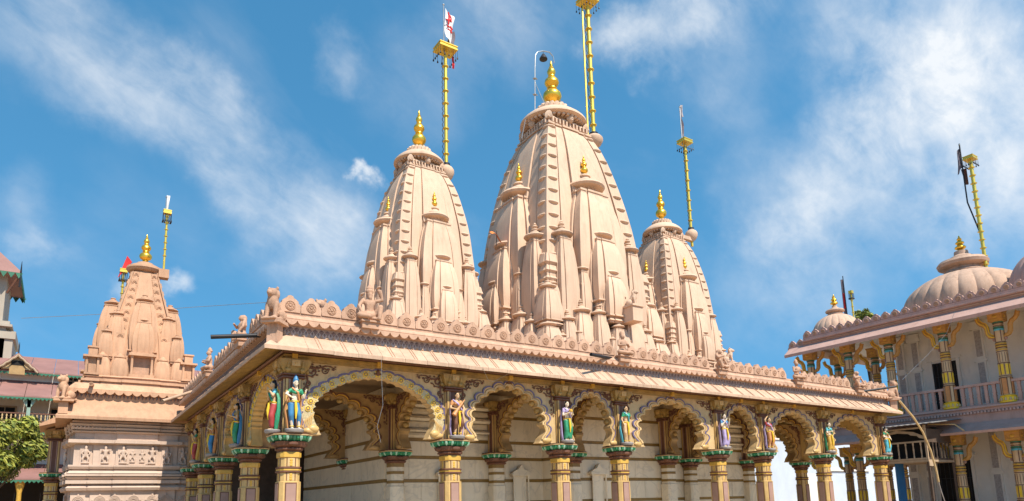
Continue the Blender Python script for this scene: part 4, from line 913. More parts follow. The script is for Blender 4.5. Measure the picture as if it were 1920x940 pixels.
for k, (po, lo, tp, scf, lab) in enumerate((('offer', M_green, M_olive, M_blue, 'painted statue in green skirt with blue scarf, nearest on the shaded side after the corner'),
        ('rest', M_blue, M_golden, M_orange, 'painted statue in deep blue skirt on the middle column of the shaded side'), ('flute', M_red, M_green, M_golden, 'painted statue in red skirt on the shaded side, close to the small shrine'))):
    statue(lab, (-.31, YL[k], SZ), -PI / 2, po, lo, tp, scf, M_skin, .93)

# ------------------------------------------------------------------ stone sculptures on the parapet
def seated_mesh(v):
    b = MB()
    b.ell((0, .0, .10), (.15, .11, .09), 12, 8); b.cap((0, 0, .12), (0, -.01, .30), .075, .085); b.ell((0, -.01, .32), (.105, .07, .08), 12, 8); b.cap((0, -.01, .38), (0, -.015, .43), .038, .035)
    b.ell((0, -.02, .475), (.056, .062, .070), 10, 8); b.ell((0, -.08, .465), (.012, .014, .018), 6, 4)
    if v == 0:   # one knee raised, beard, arm on knee
        limb(b, [(-.08, 0, .08), (-.20, -.12, .07), (-.04, -.17, .05)], [.065, .05, .035]); limb(b, [(.08, 0, .08), (.17, -.11, .24), (.14, -.14, .03)], [.065, .05, .035])
        limb(b, [(-.11, 0, .37), (-.19, -.04, .25), (-.16, -.14, .12)], [.036, .03, .024]); limb(b, [(.11, 0, .37), (.22, -.02, .40), (.19, -.04, .56)], [.036, .03, .024]); b.cap((.16, -.03, .56), (.22, .0, .42), .03, .03)
        b.lathe([(.07, 0), (.075, .03), (.06, .05), (.065, .08), (.04, .11), (.01, .16)], 10, (0, -.01, .51)); b.ell((0, -.06, .415), (.04, .03, .05), 8, 5)
    elif v == 1:
        limb(b, [(-.08, 0, .08), (-.21, -.10, .07), (-.02, -.17, .05)], [.065, .05, .035]); limb(b, [(.08, 0, .08), (.21, -.10, .07), (.02, -.18, .06)], [.065, .05, .035])
        limb(b, [(-.11, 0, .37), (-.17, -.05, .24), (-.05, -.16, .24)], [.036, .03, .024]); limb(b, [(.11, 0, .37), (.17, -.05, .24), (.04, -.16, .26)], [.036, .03, .024])
        b.ell((0, .01, .53), (.06, .06, .04), 8, 6); b.lathe([(.055, 0), (.05, .05), (.015, .10)], 9, (0, 0, .53))
    else:
        limb(b, [(-.08, 0, .08), (-.18, -.14, .20), (-.12, -.16, .03)], [.065, .05, .035]); limb(b, [(.08, 0, .08), (.20, -.10, .08), (.02, -.16, .05)], [.065, .05, .035])
        limb(b, [(-.11, 0, .37), (-.16, -.08, .30), (-.02, -.17, .34)], [.036, .03, .024]); limb(b, [(.11, 0, .37), (.19, -.03, .26), (.17, -.11, .14)], [.036, .03, .024])
        b.ell((0, .02, .47), (.075, .07, .085), 9, 7); b.cap((-.07, .03, .42), (-.09, .03, .30), .04, .045); b.cap((.07, .03, .42), (.09, .03, .30), .04, .045)
    for x in (-.1, .1): b.ell((x, -.05, .03), (.08, .1, .035), 8, 5)
    return remesh(b, .0115, 1, 'sculpture')
SM = [seated_mesh(v) for v in range(3)]
LAB = ['bearded crowned stone figure with one arm raised on the parapet near the corner lion', 'crowned stone figure sitting on the parapet below the central tower', 'seated stone figure on the parapet below the right large tower', 'seated stone figure on the parapet, first one right of the towers', 'hooded seated stone figure on the parapet, last before the right end']
for f, v, lab in zip(FIGX, (0, 1, 2, 1, 2), LAB):
    s = 1.02 + (.1 if v == 0 else 0)
    o = obj('parapet_sculpture', SM[v], M_sculpt, None, (f, -.44, 5.135), rng.uniform(-.2, .2), scale=s); tag(o, lab, 'sculpture', 'seated stone figures on the parapet')
for f, v, lab in zip(FIGY, (2, 1), ('stone figure on the side parapet below the black pipe', 'stone figure on the side parapet nearest the small shrine')):
    o = obj('parapet_sculpture', SM[v], M_sculpt, None, (-.44, f, 5.135), -PI / 2, scale=1.0); tag(o, lab, 'sculpture', 'seated stone figures on the parapet')
def lion_mesh():
    b = MB()
    b.ell((0, .10, .13), (.11, .15, .13), 12, 8); b.cap((0, .06, .18), (0, -.06, .36), .10, .09); b.ell((0, -.08, .32), (.095, .08, .14), 10, 8)
    b.ell((0, -.10, .47), (.085, .085, .085), 10, 8); b.ell((0, -.185, .455), (.05, .05, .045), 8, 6); b.ell((0, -.17, .42), (.04, .045, .02), 8, 5); b.ell((0, -.04, .45), (.115, .06, .12), 12, 8)
    for s in (-1, 1):
        limb(b, [(s * .07, -.08, .28), (s * .075, -.11, .14), (s * .075, -.12, .03)], [.05, .04, .034]); b.ell((s * .075, -.16, .025), (.04, .06, .026), 8, 5)
        b.ell((s * .10, .10, .11), (.06, .12, .10), 8, 6); b.ell((s * .11, -.0, .03), (.04, .09, .03), 8, 5); b.ell((s * .075, -.06, .555), (.028, .022, .035), 7, 5); b.ell((s * .035, -.17, .50), (.018, .02, .018), 6, 4)
    limb(b, [(0, .24, .08), (.05, .30, .14), (.04, .28, .28), (0, .25, .36)], [.03, .025, .022, .03])
    b.box(-.13, .13, -.22, .26, -.01, .03)
    return remesh(b, .012, 1, 'lion')
LION = lion_mesh()
for lab, loc, rz, s in (('stone lion sitting on the near roof corner of the hall', (-.46, -.46, 4.90), R(-42), 1.05), ('stone lion sitting on the far right roof corner of the hall', (X1 + .46, -.46, 4.90), R(70), 1.15),
                     ('small stone lion head and chest behind the front parapet, next to the bearded figure', (.62, .25, 4.98), R(-35), 1.15),
                     ('stone lion crouching on the front of the central tower', (10.36, 1.62, 7.32), R(25), .85), ('stone lion crouching low on the front of the right large tower', (15.75, 2.55, 6.3), R(40), .9)):
    tag(obj('stone_lion', LION, M_sculpt if 'tower' not in lab else M_tower, None, loc, rz, scale=s), lab, 'lion sculpture', 'stone lions')
m = MB(); m.box(-.2, .2, -.2, .35, -.5, 0); m.box(-.24, .24, -.24, .35, -.06, -.005); tag(obj('lion_pedestal', m, M_tower, None, (10.36, 1.62, 7.315)), 'stone ledge under the lion on the central tower', 'pedestal', 'lion pedestals')
m = MB(); m.box(-.18, .18, -.18, .35, -1.31, 0); m.box(-.22, .22, -.22, .35, -.06, -.005); tag(obj('lion_pedestal', m, M_tower, None, (15.75, 2.55, 6.295)), 'stone block under the lion on the right large tower', 'pedestal', 'lion pedestals')
# ------------------------------------------------------------------ small shrine on the left
SX, SY = -1.5, 12.95
shrine = thing('small_shrine', 'small carved sandstone shrine with its own tower left of the hall', 'shrine', (SX, SY, 0))
BW = [(1.0, 1.0), (.70, 1.0), (.70, 1.035), (.34, 1.035), (.34, 1.075), (.02, 1.075)]
def sring(nm, z0, z1, w0, w1=None, mt_=None, bands=BW):
    w1 = w0 if w1 is None else w1
    m = MB(); m.loft([[(x, y, z) for x, y in ratha(w, w, bands)] for z, w in ((z0, w0), (z1, w1))]); return obj(nm, m, mt_ or M_shrinewall, shrine)
W0 = 1.62
sring('wall', 0, 4.5, W0)
for z0, z1, w0, w1 in ((0, .4, 2.0, 2.0), (.4, .5, 1.95, 1.9), (.6, .75, 1.85, 1.85), (1.0, 1.12, 1.8, 1.78), (1.16, 1.3, 1.72, 1.76), (2.30, 2.38, 1.72, 1.76), (2.38, 2.44, 1.76, 1.70), (2.50, 2.60, 1.77, 1.77), (2.62, 2.70, 1.72, 1.78), (2.72, 2.78, 1.80, 1.80),
                       (2.80, 2.88, 1.76, 1.70), (2.93, 3.00, 1.70, 1.74), (3.00, 3.05, 1.74, 1.74), (3.66, 3.70, 1.68, 1.74), (3.70, 3.80, 1.78, 1.78), (4.02, 4.06, 1.68, 1.72), (4.10, 4.16, 1.71, 1.74), (4.19, 4.27, 1.70, 1.77), (4.30, 4.36, 1.72, 1.72)):
    sring('moulding', z0, z1, w0, w1)
# scalloped drip line and carved motifs of the lower frieze
arcm = MB()
for r_ in (.15, .11, .07): arcm.tube([(r_ * math.cos(a), -.012, r_ * math.sin(a) * 1.05) for a in np.linspace(.0, PI, 13)], .016, 5)
arcm.ell((0, -.01, .19), (.03, .02, .035), 6, 4); arcm.ell((-.17, -.01, .03), (.035, .02, .03), 6, 4); arcm.ell((.17, -.01, .03), (.035, .02, .03), 6, 4)
ARC = arcm.mesh('carved_arch')
for u in (-1.42, -.88, -.5, 0, .5, .88, 1.42): obj('carved_arch', ARC, M_shrinewall, shrine, (u, -W0 * (1.0 if abs(u) > 1.1 else 1.035 if abs(u) > .56 else 1.075) - .004, 1.98), scale=1.0)
for v in (-1.3, -.6, 0, .6, 1.3): obj('carved_arch', ARC, M_shrinewall, shrine, (-W0 * (1.0 if abs(v) > 1.1 else 1.075) - .004, v, 1.98), -PI / 2)
dm = MB()
for i in range(36): dm.ell((-1.68 + i * .096, -1.735, 4.17), (.034, .02, .03), 6, 4)
tag(obj('bead_row', dm, M_shrinewall, shrine), kind='stuff')
# niches with relief figures
def relief_mesh(v):
    b = MB(); b.ell((0, 0, .06), (.07, .045, .05), 10, 6); b.cap((0, 0, .08), (0, 0, .20), .05, .055); b.ell((0, -.01, .27), (.035, .035, .045), 8, 6); b.lathe([(.04, 0), (.03, .04), (.008, .07)], 8, (0, 0, .295))
    for s in (-1, 1):
        limb(b, [(s * .05, 0, .20), (s * .10, -.01, .14 + .05 * v), (s * .08, -.03, .09 + .14 * v)], [.024, .02, .016]); limb(b, [(s * .04, 0, .05), (s * .07, -.02, -.03), (s * .045 + .03 * v, -.01, -.12)], [.035, .03, .022])
    b.box(-.1, .1, -.03, .05, -.16, -.12); return remesh(b, .013, 1, 'relief_figure')
RF = [relief_mesh(0), relief_mesh(1)]
niche = MB().box(-.17, .17, -.05, .0, 3.05, 3.09).box(-.15, .15, -.03, .0, 3.09, 3.64).mesh('niche_slab')
for k, u in enumerate((-1.32, -.82, -.36, .42, .84, 1.3)):
    d = W0 * (1.0 if abs(u) > 1.1 else 1.035 if abs(u) > .56 else 1.075)
    q = obj('niche_slab', niche, M_shrinewall, shrine, (u, -d, 0)); obj('relief_figure', RF[k % 2], M_shrinewall, q, (0, -.065, 3.26), scale=1.05)
q = obj('niche_slab', MB().box(-.3, .3, -.05, .0, 3.05, 3.64), M_shrinewall, shrine, (.03, -W0 * 1.075, 0))
for u in (-.14, .12): obj('relief_figure', RF[1], M_shrinewall, q, (u, -.06, 3.25), scale=.75)
for k, v in enumerate((-1.3, -.8, -.3, .3)):
    d = W0 * (1.0 if abs(v) > 1.1 else 1.035 if abs(v) > .56 else 1.075)
    q = obj('niche_slab', niche, M_shrinewall, shrine, (-d, -v, 0), -PI / 2); obj('relief_figure', RF[k % 2], M_shrinewall, q, (0, -.065, 3.26), scale=1.05)
# eave, frieze, scalloped cornice
def sweep_obj(nm, sec, hw, m_): o = ring_sweep(sec, -hw, hw, -hw, hw); return obj(nm, o, m_, shrine)
sweep_obj('eave', [(.0, 4.44), (.42, 4.36), (.43, 4.45), (.05, 4.98), (.0, 5.0)], 1.72, M_shrine)
sweep_obj('frieze', [(0, 4.98), (.10, 4.98), (.10, 5.22), (0, 5.22)], 1.66, M_shrine)
def scal(L, pitch, z, dep, y0, y1):
    n = int(round(L / pitch)); p_ = L / n; poly = [(0, z + .05)]
    for k in range(n):
        for t in (0, .15, .35, .5, .65, .85): poly.append((p_ * (k + t), z - dep * math.sin(PI * t) ** .7))
    poly += [(L, z), (L, z + .05)]; m = MB(); m.prism_xz(poly, y0, y1); return m
sweep_obj('cornice', [(0, 5.22), (.20, 5.24), (.24, 5.30), (.20, 5.36), (.08, 5.50), (0, 5.50)], 1.66, M_shrine)
for rz in (0, -PI / 2, PI / 2): obj('scalloped_edge', scal(3.8, .24, 5.24, .09, -1.925, -1.87), M_shrine, shrine, Matrix.Rotation(rz, 3, 'Z') @ Vector((-1.9, 0, 0)), rz)
fr = MB()
for i in range(34): fr.add([(-1.65 + i * .1 - .04, -1.765, 5.16), (-1.65 + i * .1, -1.765, 5.2), (-1.65 + i * .1 + .04, -1.765, 5.16), (-1.65 + i * .1, -1.765, 5.06), (-1.65 + i * .1, -1.80, 5.15)], [(0, 4, 1), (1, 4, 2), (2, 4, 3), (3, 4, 0)])
tag(obj('frieze_relief', fr, M_frieze, shrine), kind='stuff')
# stepped base of the tower
for z0, z1, w0, w1 in ((5.50, 5.60, 1.56, 1.54), (5.60, 5.68, 1.60, 1.60), (5.68, 5.76, 1.48, 1.48), (5.76, 5.82, 1.52, 1.44)): sring('tower_step', z0, z1, w0, w1, M_shrine)
# spire
SP = [(5.8, 1.12), (6.6, 1.10), (7.3, .98), (8.0, .80), (8.5, .67), (9.0, .54), (9.45, .43), (9.62, .39)]
BS = [(1.0, .9), (.80, .9), (.80, 1.0), (.46, 1.0), (.46, .97), (.42, .97), (.42, 1.04), (.02, 1.04)]
m = MB(); m.loft([[(x, y, z) for x, y in ratha(w, w, BS)] for z, w in smooth_tab(SP, 18)]); obj('spire', m, M_shrine, shrine)
mot = MB(); mot.box(-.12, .12, -.035, .02, -.13, -.09); mot.box(-.12, .12, -.02, .02, -.09, .13)
for r_ in (.085, .05): mot.tube([(r_ * math.cos(a), -.03, -.03 + r_ * 1.2 * math.sin(a)) for a in np.linspace(0, PI, 9)], .014, 5)
MOT = mot.mesh('carved_panel')
for f in range(4):
    Mz = Matrix.Rotation(f * PI / 2, 3, 'Z')
    for s in (-1, 1):
        z = 7.2
        while z < 9.5:
            w = interp(SP, z); obj('carved_panel', MOT, M_shrine, shrine, Mz @ Vector((s * w * .63, -w * .985, z)), f * PI / 2, scale=(.55 + .45 * w, 1, .9)); z += .285
def sturret(f, u, d, z0, H, bu, bd, cr, fin=None):
    me = cached(('stur', round(bu, 3), round(bd, 3), round(H, 3)), lambda: turret_body(bu, bd, H)); rz = f * PI / 2
    b = obj('turret', me, M_shrine, shrine, Matrix.Rotation(rz, 3, 'Z') @ Vector((u, -d, z0)), rz)
    c = obj('turret_cap', cached(('scap', round(cr, 3)), lambda: cap_mesh(cr)), M_shrine, b, (0, 0, H + .1 * cr))
    return b
bell = MB(); bell.loft([[(x, y, z) for x, y in ratha(w, w, [(1, .92), (.75, .92), (.75, 1), (.4, 1), (.4, 1.05), (.02, 1.05)])] for z, w in ((0, .235), (.12, .25), (.35, .23), (.52, .19), (.6, .15))]); bell.lathe([(.12, .6), (.17, .63), (.16, .68), (.08, .72), (.05, .78)], 12); BELL = bell.mesh('bell_turret')
for f in range(4):
    Mz = Matrix.Rotation(f * PI / 2, 3, 'Z')
    sturret(f, 0, .86, 6.75, 1.65, .40, .38, .24); sturret(f, 0, 1.10, 6.66, 1.02, .31, .24, .17)
    for s in (-1, 1):
        sturret(f, s * .72, .80, 6.55, 1.35, .21, .20, .16)
        for u in (.60, 1.08): obj('bell_turret', BELL, M_shrine, shrine, Mz @ Vector((s * u, -1.20 - .012 * s, 5.82)), f * PI / 2)
    sturret(f, 1.0, 1.01, 6.5, .75, .19, .19, .14)
    # porch niche in the middle
    nm = MB(); nm.box(-.36, .36, -1.50, -1.0, 5.83, 5.92); nm.box(-.38, .38, -1.52, -1.0, 6.52, 6.60)
    for s in (-1, 1): nm.lathe([(.05, 5.92), (.05, 5.98), (.035, 6.02), (.04, 6.2), (.035, 6.44), (.055, 6.52)], 8, (s * .28, -1.42, 0))
    nm.box(-.33, .33, -1.24, -1.1, 5.92, 6.52)
    q = obj('porch_niche', nm, M_shrine, shrine, (0, 0, 0), f * PI / 2)
    pn = MB().box(-.22, .22, -1.26, -1.245, 5.94, 6.48); obj('niche_panel', pn, M_sculpt, q)
    # little pillared pavilion at the corner
    pv = MB(); pv.box(-.2, .2, -.2, .2, 6.2, 6.26); pv.box(-.25, .25, -.25, .25, 6.74, 6.80); pv.box(-.12, .12, -.12, .12, 6.80, 7.05); pv.box(-.15, .15, -.15, .15, 7.05, 7.1); pv.box(-.1, .1, -.1, .1, 6.26, 6.74)
    for sx in (-1, 1):
        for sy in (-1, 1): pv.box(sx * .15 - .03, sx * .15 + .03, sy * .15 - .03, sy * .15 + .03, 6.26, 6.74)
    obj('corner_pavilion', pv, M_shrine, shrine, Mz @ Vector((-1.34, -1.34, -.39)), f * PI / 2)
m = MB(); m.lathe([(.40, 9.60), (.36, 9.68), (.50, 9.72), (.56, 9.80), (.54, 9.88), (.42, 9.95), (.28, 9.98), (.27, 10.03), (.25, 10.06), (.2, 10.08)], 28)
obj('crown_disc', m, M_shrine, shrine); obj('finial', kalasha(.20, 18, 1.6), M_gold, shrine, (0, 0, 10.06))
bx = MB(); bx.box(-.16, .16, -.16, .16, 9.55, 9.85); bx.box(-.3, .0, -.08, .08, 9.6, 9.72); obj('pole_socket', bx, M_shrine, shrine, (.55, -.25, 0))
# side porch on the left: painted column and its eave
pc = obj('porch_column', CM['shaft'], M_cream, shrine, (-2.12, .95, 0))
for k, m_ in CMAT.items():
    for q in range(4 if k in FOUR else 1): obj(k.replace('_b', '') if k == 'pilaster_strip_b' else k, CM[k], m_, pc, rz=q * PI / 2)
pe = MB(); pe.loft([[(x, y, z) for x, z in ((-2.55, 4.30), (-2.55, 4.38), (-1.9, 4.75), (-1.9, 4.5))] for y in (-.3, 1.75)]); obj('porch_eave', pe, M_shrine, shrine)
# corner sculptures and spouts of the shrine
tag(obj('stone_lion', LION, M_shrine, None, (SX - 1.98, SY - 2.02, 4.92), R(-40), scale=1.25), 'stone lion on the front left roof corner of the small shrine', 'lion sculpture', 'stone lions')
brk = MB().box(-.25, .25, -.25, .25, 4.85, 4.91).box(-.12, .12, -.12, .12, 4.5, 4.85); obj('corner_bracket', brk, M_shrine, shrine, (-1.98, -2.02, 0))
flagpole('thin gilded pole with a white flag on the small shrine', (SX + .55, SY - .25, 9.86), 2.05, .035, (.26, .2), pot=False, rings=.24, staff=.62, lead=False)
m = cloth(lambda u, v: (SX + .50 + .10 * v * (1 - .5 * u), SY - .25 + .03 * math.sin(u * 6 + v * 3), 9.86 + 2.05 + .7 - .6 * u), 6, 3)
fo = [o for o in bpy.data.objects if o.get('label', '').startswith('thin gilded pole with a white')][0]
f_ = obj('flag', m, M_cloth_w, fo); f_.location = -fo.location
c = on_y(228, 560, SY + 1.0); t_ = on_y(238, 482, SY + 1.0)
P = flagpole('short gilded pole with a red pennant behind the small shrine tower', (c.x, c.y, 8.2), t_.z - 8.2 - .6, .035, (.24, .2), pot=False, rings=.24, staff=.45, staff_off=(.06, 0), lead=False)
hh = t_.z - 8.2 - .6
m = cloth(lambda u, v: (.07 + .16 * v * (1 - u) - .24 * u, -.06 + .03 * math.sin(u * 5), hh + .62 - .85 * u - .2 * v * (1 - u)), 8, 4); obj('flag', m, M_cloth_r, P)
# drain pipes
def pipe(label, a, b, r_, m_, hollow=True):
    a = Vector(a); b = Vector(b); mid = (a + b) / 2; o = MB(); d = (b - a).normalized()
    o.tube([a - mid, b - mid, b - mid, b - mid - d * .12], [r_, r_, r_ * .78, r_ * .75], 12); return tag(obj('drain_pipe', o, m_, None, mid), label, 'pipe', 'roof drain pipes')
pipe('long black iron pipe sticking out to the left from the side parapet', on_x(488, 629, -.40), on_x(488, 629, -.40) + (on_y(395, 632, .9) - on_x(488, 629, -.40)), .042, M_iron)
pipe('dark pipe leaning out from the parapet below the central tower', (7.6, -.36, 5.06), on_y(1108, 665, -.80), .04, M_iron)
pipe('dark pipe between the last seated figure and the right corner lion', (18.75, -.38, 5.05), on_y(1680, 725, -1.0), .035, M_iron)
pipe('pale pipe reaching from the hall parapet over the small shrine eave', (-.38, 8.6, 5.04), on_y(305, 752, 8.0), .04, M_eave)
pipe('short pipe mouth in the shrine cornice', (SX - 1.3, SY - 1.7, 5.45), (SX - 1.34, SY - 2.1, 5.42), .06, M_shrine)
# ------------------------------------------------------------------ two-storey gallery on the right
GX = 25.0
gal = thing('two_storey_gallery', 'two storey gallery with painted columns, balustrade and ribbed domes on the right', 'building', (GX, 0, 0))
GY0, GY1 = -9.0, 5.6
GF, GC = 4.80, 7.98                   # upper floor level, top of upper columns
GYS = [5.25, 3.46, 1.71, -.40, -2.30, -4.2, -6.1]
def gcol_meshes():
    d = {}; H = GC - GF
    z = lambda t: t * H
    d['shaft'] = MB().lathe([(.155, 0), (.155, z(.30)), (.145, z(.31)), (.135, z(.62)), (.125, z(.63)), (.115, z(.9)), (.12, z(.93))], 12).mesh('shaft')
    d['base'] = MB().lathe([(.20, 0), (.235, .01), (.235, .05), (.225, .07), (.225, .19), (.20, .22), (.22, .25), (.17, .28)], 12).mesh('base')
    m = MB()
    for k in range(12): a = 2 * PI * k / 12; m.tube([(.228 * math.cos(a), .228 * math.sin(a), .08), (.232 * math.cos(a), .232 * math.sin(a), .14), (.222 * math.cos(a), .222 * math.sin(a), .2)], [.04, .03, .006], 5)
    d['base_petals'] = m.mesh('base_petals')
    def pan(w, d0, z0, z1, nn=4, ro=0.):
        m = MB()
        for k in range(nn): m.box(-w, w, -d0, -d0 + .03, z0, z1, Matrix.Rotation(2 * PI * k / nn + ro, 4, 'Z'))
        return m
    d['panel'] = pan(.06, .168, .32, z(.28)).mesh('panel')
    m = pan(.008, .164, .30, z(.29), 4, R(28)); m2 = pan(.008, .164, .30, z(.29), 4, -R(28)); m.add(m2.v, m2.f); m3 = pan(.008, .148, z(.32), z(.46), 8, R(22.5)); m.add(m3.v, m3.f)
    m4 = pan(.006, .142, z(.47), z(.58), 12, R(15)); m.add(m4.v, m4.f)
    for zz, r_ in ((.285, .178), (.305, .172), (.455, .162), (.59, .155), (.635, .150), (.665, .148), (.70, .145), (.895, .138), (.92, .140)): m.lathe([(r_ - .02, z(zz)), (r_, z(zz) + .006), (r_, z(zz) + .02), (r_ - .02, z(zz) + .026)], 12)
    for k in range(4): m.box(-.01, .01, -.134, -.1, z(.715), z(.885), Matrix.Rotation(k * PI / 2 + R(35), 4, 'Z'))
    d['dark_line'] = m.mesh('dark_line')
    d['yellow_panel'] = pan(.033, .151, z(.325), z(.445), 8).mesh('yellow_panel')
    m = MB()
    for zz in (.605, .645, .675): m.lathe([(.13, z(zz)), (.152, z(zz) + .02), (.152, z(zz) + .05), (.13, z(zz) + .07)], 12)
    d['gilt_ring'] = m.mesh('gilt_ring')
    d['green_ring'] = MB().lathe([(.115, z(.865)), (.14, z(.87)), (.14, z(.885)), (.115, z(.89))], 12).lathe([(.115, z(.93)), (.138, z(.933)), (.142, z(.948)), (.12, z(.95))], 12).mesh('green_ring')
    d['blue_ring'] = MB().lathe([(.115, z(.84)), (.137, z(.845)), (.137, z(.86)), (.115, z(.865))], 12).mesh('blue_ring')
    d['capital'] = MB().loft([[(-h, -h, zz), (h, -h, zz), (h, h, zz), (-h, h, zz)] for h, zz in ((.14, z(.945)), (.19, z(.955)), (.19, z(1.06)), (.21, z(1.07)), (.21, z(1.085)))]).mesh('capital')
    m = MB()
    for k in range(4): 
        Mz = Matrix.Rotation(k * PI / 2, 4, 'Z'); m.ell((0, -.19, z(1.005)), (.07, .02, .06), 8, 5, Mz); m.box(-.16, .16, -.196, -.18, z(.965), z(.972), Mz); m.box(-.16, .16, -.196, -.18, z(1.045), z(1.052), Mz)
    d['capital_flower'] = m.mesh('capital_flower')
    # S-shaped bracket, drawn along +y
    path = [(0, .13, z(.77)), (0, .20, z(.775)), (0, .30, z(.79)), (0, .36, z(.82)), (0, .37, z(.86)), (0, .38, z(.90)), (0, .44, z(.935)), (0, .54, z(.955)), (0, .62, z(.985)), (0, .66, z(1.03))]
    d['bracket'] = MB().tube(path, [.05, .065, .085, .09, .09, .09, .09, .09, .085, .085], 8).mesh('bracket')
    d['bracket_line'] = MB().tube([(-.08, y, zz) for _, y, zz in path], .02, 5).tube([(-.055, y - .06, zz + .06) for _, y, zz in path], .018, 5).mesh('bracket_line')
    d['bracket_pot'] = MB().lathe([(.02, -.09), (.05, -.06), (.06, -.02), (.04, .01), (.055, .03), (.05, .06), (.02, .08)], 8, (0, .19, z(.755))).mesh('bracket_pot')
    for k_, me_ in d.items():
        if not k_.startswith('bracket'): me_.transform(Matrix.Diagonal((1.22, 1.22, 1, 1)))
    return d
GM = gcol_meshes()
M_gcap = mat('gallery_ochre', (.50, .26, .07), .5, var=.25, scale=10, bump=.2)
GMAT = dict(base=M_yellow, base_petals=M_ivory, panel=M_orange, dark_line=M_brown, yellow_panel=M_yellow, gilt_ring=M_golden, green_ring=M_greentrim, blue_ring=M_sky, capital=M_gcap, capital_flower=M_golden)
M_gshaft = mat('gallery_column_pink', (.64, .42, .22), .5, var=.08, scale=4)
def gcolumn(y, z0, x=0.):
    c = obj('column', GM['shaft'], M_gshaft, gal, (x, y, z0))
    for k, m_ in GMAT.items(): obj(k, GM[k], m_, c)
    for s in (0, PI): obj('bracket', GM['bracket'], M_gcap, c, rz=s); obj('bracket_line', GM['bracket_line'], M_yellow, c, rz=s); obj('bracket_pot', GM['bracket_pot'], M_mauve, c, rz=s)
for y in GYS: gcolumn(y, GF); gcolumn(y, .40)
for y in (5.25, 3.46): gcolumn(y, GF, 2.2); gcolumn(y, .40, 2.2)
def gbox(nm, m_, *a, M=None): return obj(nm, MB().box(*a), m_, gal)
gbox('plinth', M_pink, -.4, 6, GY0, GY1 + .3, 0, .40)
gbox('upper_floor', M_pink, -.05, 6, GY0, GY1, GF - .30, GF - .012)
# wall of the rooms
gbox('ground_wall', M_white, 1.75, 6, GY0, 2.35, .40, GF - .30)
gbox('upper_wall', M_white, 1.75, 6, GY0, 2.35, GF - .012, 8.42)
gbox('beam', M_gcap, -.13, .13, GY0, GY1 - .1, 8.25, 8.42); gbox('beam', M_brown, -.13, .13, GY0, GY1 - .1, 3.86, 4.0)
for zz in (8.25, 3.86):
    m = MB(); y = GY1 - .15; k = 0
    while y > GY0: m.box(-.17, -.125, y - .05, y + .05, zz + .02, zz + .13); y -= .14
    obj('beam_dentils', m, M_golden, gal)
gbox('upper_ceiling', M_white, -.3, 6, GY0, GY1 + .1, 8.42, 8.48)
gbox('roof', M_dome, -.35, 6.3, GY0, 5.15, 8.48, 8.72); gbox('low_roof', M_dome, -.2, 6.3, 5.152, 6.0, 8.3, 8.44)
# eaves, ledges, parapet (swept along y)
def run(nm, sec, y0, y1, m_): m = MB(); m.loft([[(x, y, z) for x, z in sec] for y in (y0, y1)]); return obj(nm, m, m_, gal)
for k in range(15):
    y0 = 5.6 - k * 1.0; run('eave_slab', [(-.98, 7.94), (-1.0, 8.07), (-.55, 8.42), (-.30, 8.43), (-.30, 8.28)], y0 - .996, y0, M_pink)
run('eave_end', [(-.98, 7.94), (-1.0, 8.07), (-.55, 8.42), (-.30, 8.43), (-.30, 8.28)], 5.604, 5.9, M_pink)
run('cornice', [(-.35, 8.44), (-.50, 8.44), (-.52, 8.56), (-.62, 8.60), (-.62, 8.66), (-.55, 8.68), (-.35, 8.69)], GY0, 5.2, M_pink)
run('cornice_moulding', [(-.50, 8.50), (-.56, 8.50), (-.57, 8.54), (-.50, 8.55)], GY0, 5.19, M_sculpt)
run('parapet', [(-.38, 8.68), (-.50, 8.68), (-.50, 8.80), (-.38, 8.80)], GY0, 5.2, M_pink)
run('low_parapet', [(-.30, 8.40), (-.44, 8.40), (-.44, 8.50), (-.30, 8.50)], 5.2, 6.05, M_pink)
GMER = merlon_mesh()
y = 5.0
while y > GY0 + .2:
    m = obj('merlon', GMER, M_pink, gal, (-.44, y, 8.785), -PI / 2); obj('rosette', ROS[rng.randrange(3)], M_sculpt, m); y -= .395
for y in (5.42, 5.82): m = obj('merlon', GMER, M_pink, gal, (-.37, y, 8.49), -PI / 2); obj('rosette', ROS[0], M_sculpt, m)
# floor edge, scalloped trim, lower eave
run('floor_edge', [(-.05, GF - .02), (-.28, GF - .02), (-.30, GF - .08), (-.22, GF - .12), (-.22, GF - .2), (-.05, GF - .22)], GY0, GY1, M_pink)
m = MB(); y = GY1
while y > GY0: m.lathe([(.045, 0), (.05, .03), (.04, .075), (.02, .085)], 6, (-.25, y - .055, GF - .285)); y -= .115
tag(obj('drop_beads', m, M_pink, gal), kind='stuff')
run('floor_fascia', [(-.05, GF - .22), (-.20, GF - .22), (-.20, 4.12), (-.05, 4.12)], GY0, GY1, M_pink)
for k in range(15):
    y0 = 5.6 - k * 1.0; run('lower_eave_slab', [(-.98, 3.74), (-1.0, 3.83), (-.21, 4.20), (-.21, 4.05)], y0 - .996, y0, M_pink)
# balustrade
rail = gbox('rail', M_pink, -.09, .09, GY0, GY1, 5.55, 5.64); gbox('rail_foot', M_pink, -.09, .09, GY0, GY1, GF - .01, GF + .05)
bal = MB()
for z0, z1, w in ((.05, .12, .055), (.12, .15, .045), (.15, .31, .05), (.31, .34, .06), (.34, .42, .045), (.42, .45, .06), (.45, .60, .05), (.60, .63, .045), (.63, .752, .055)): bal.box(-w, w, -w, w, z0, z1)
BAL = bal.mesh('baluster'); y = GY1 - .15
while y > -6.4:
    if all(abs(y - c) > .2 for c in GYS): obj('baluster', BAL, M_pink, gal, (0, y, GF))
    y -= .262
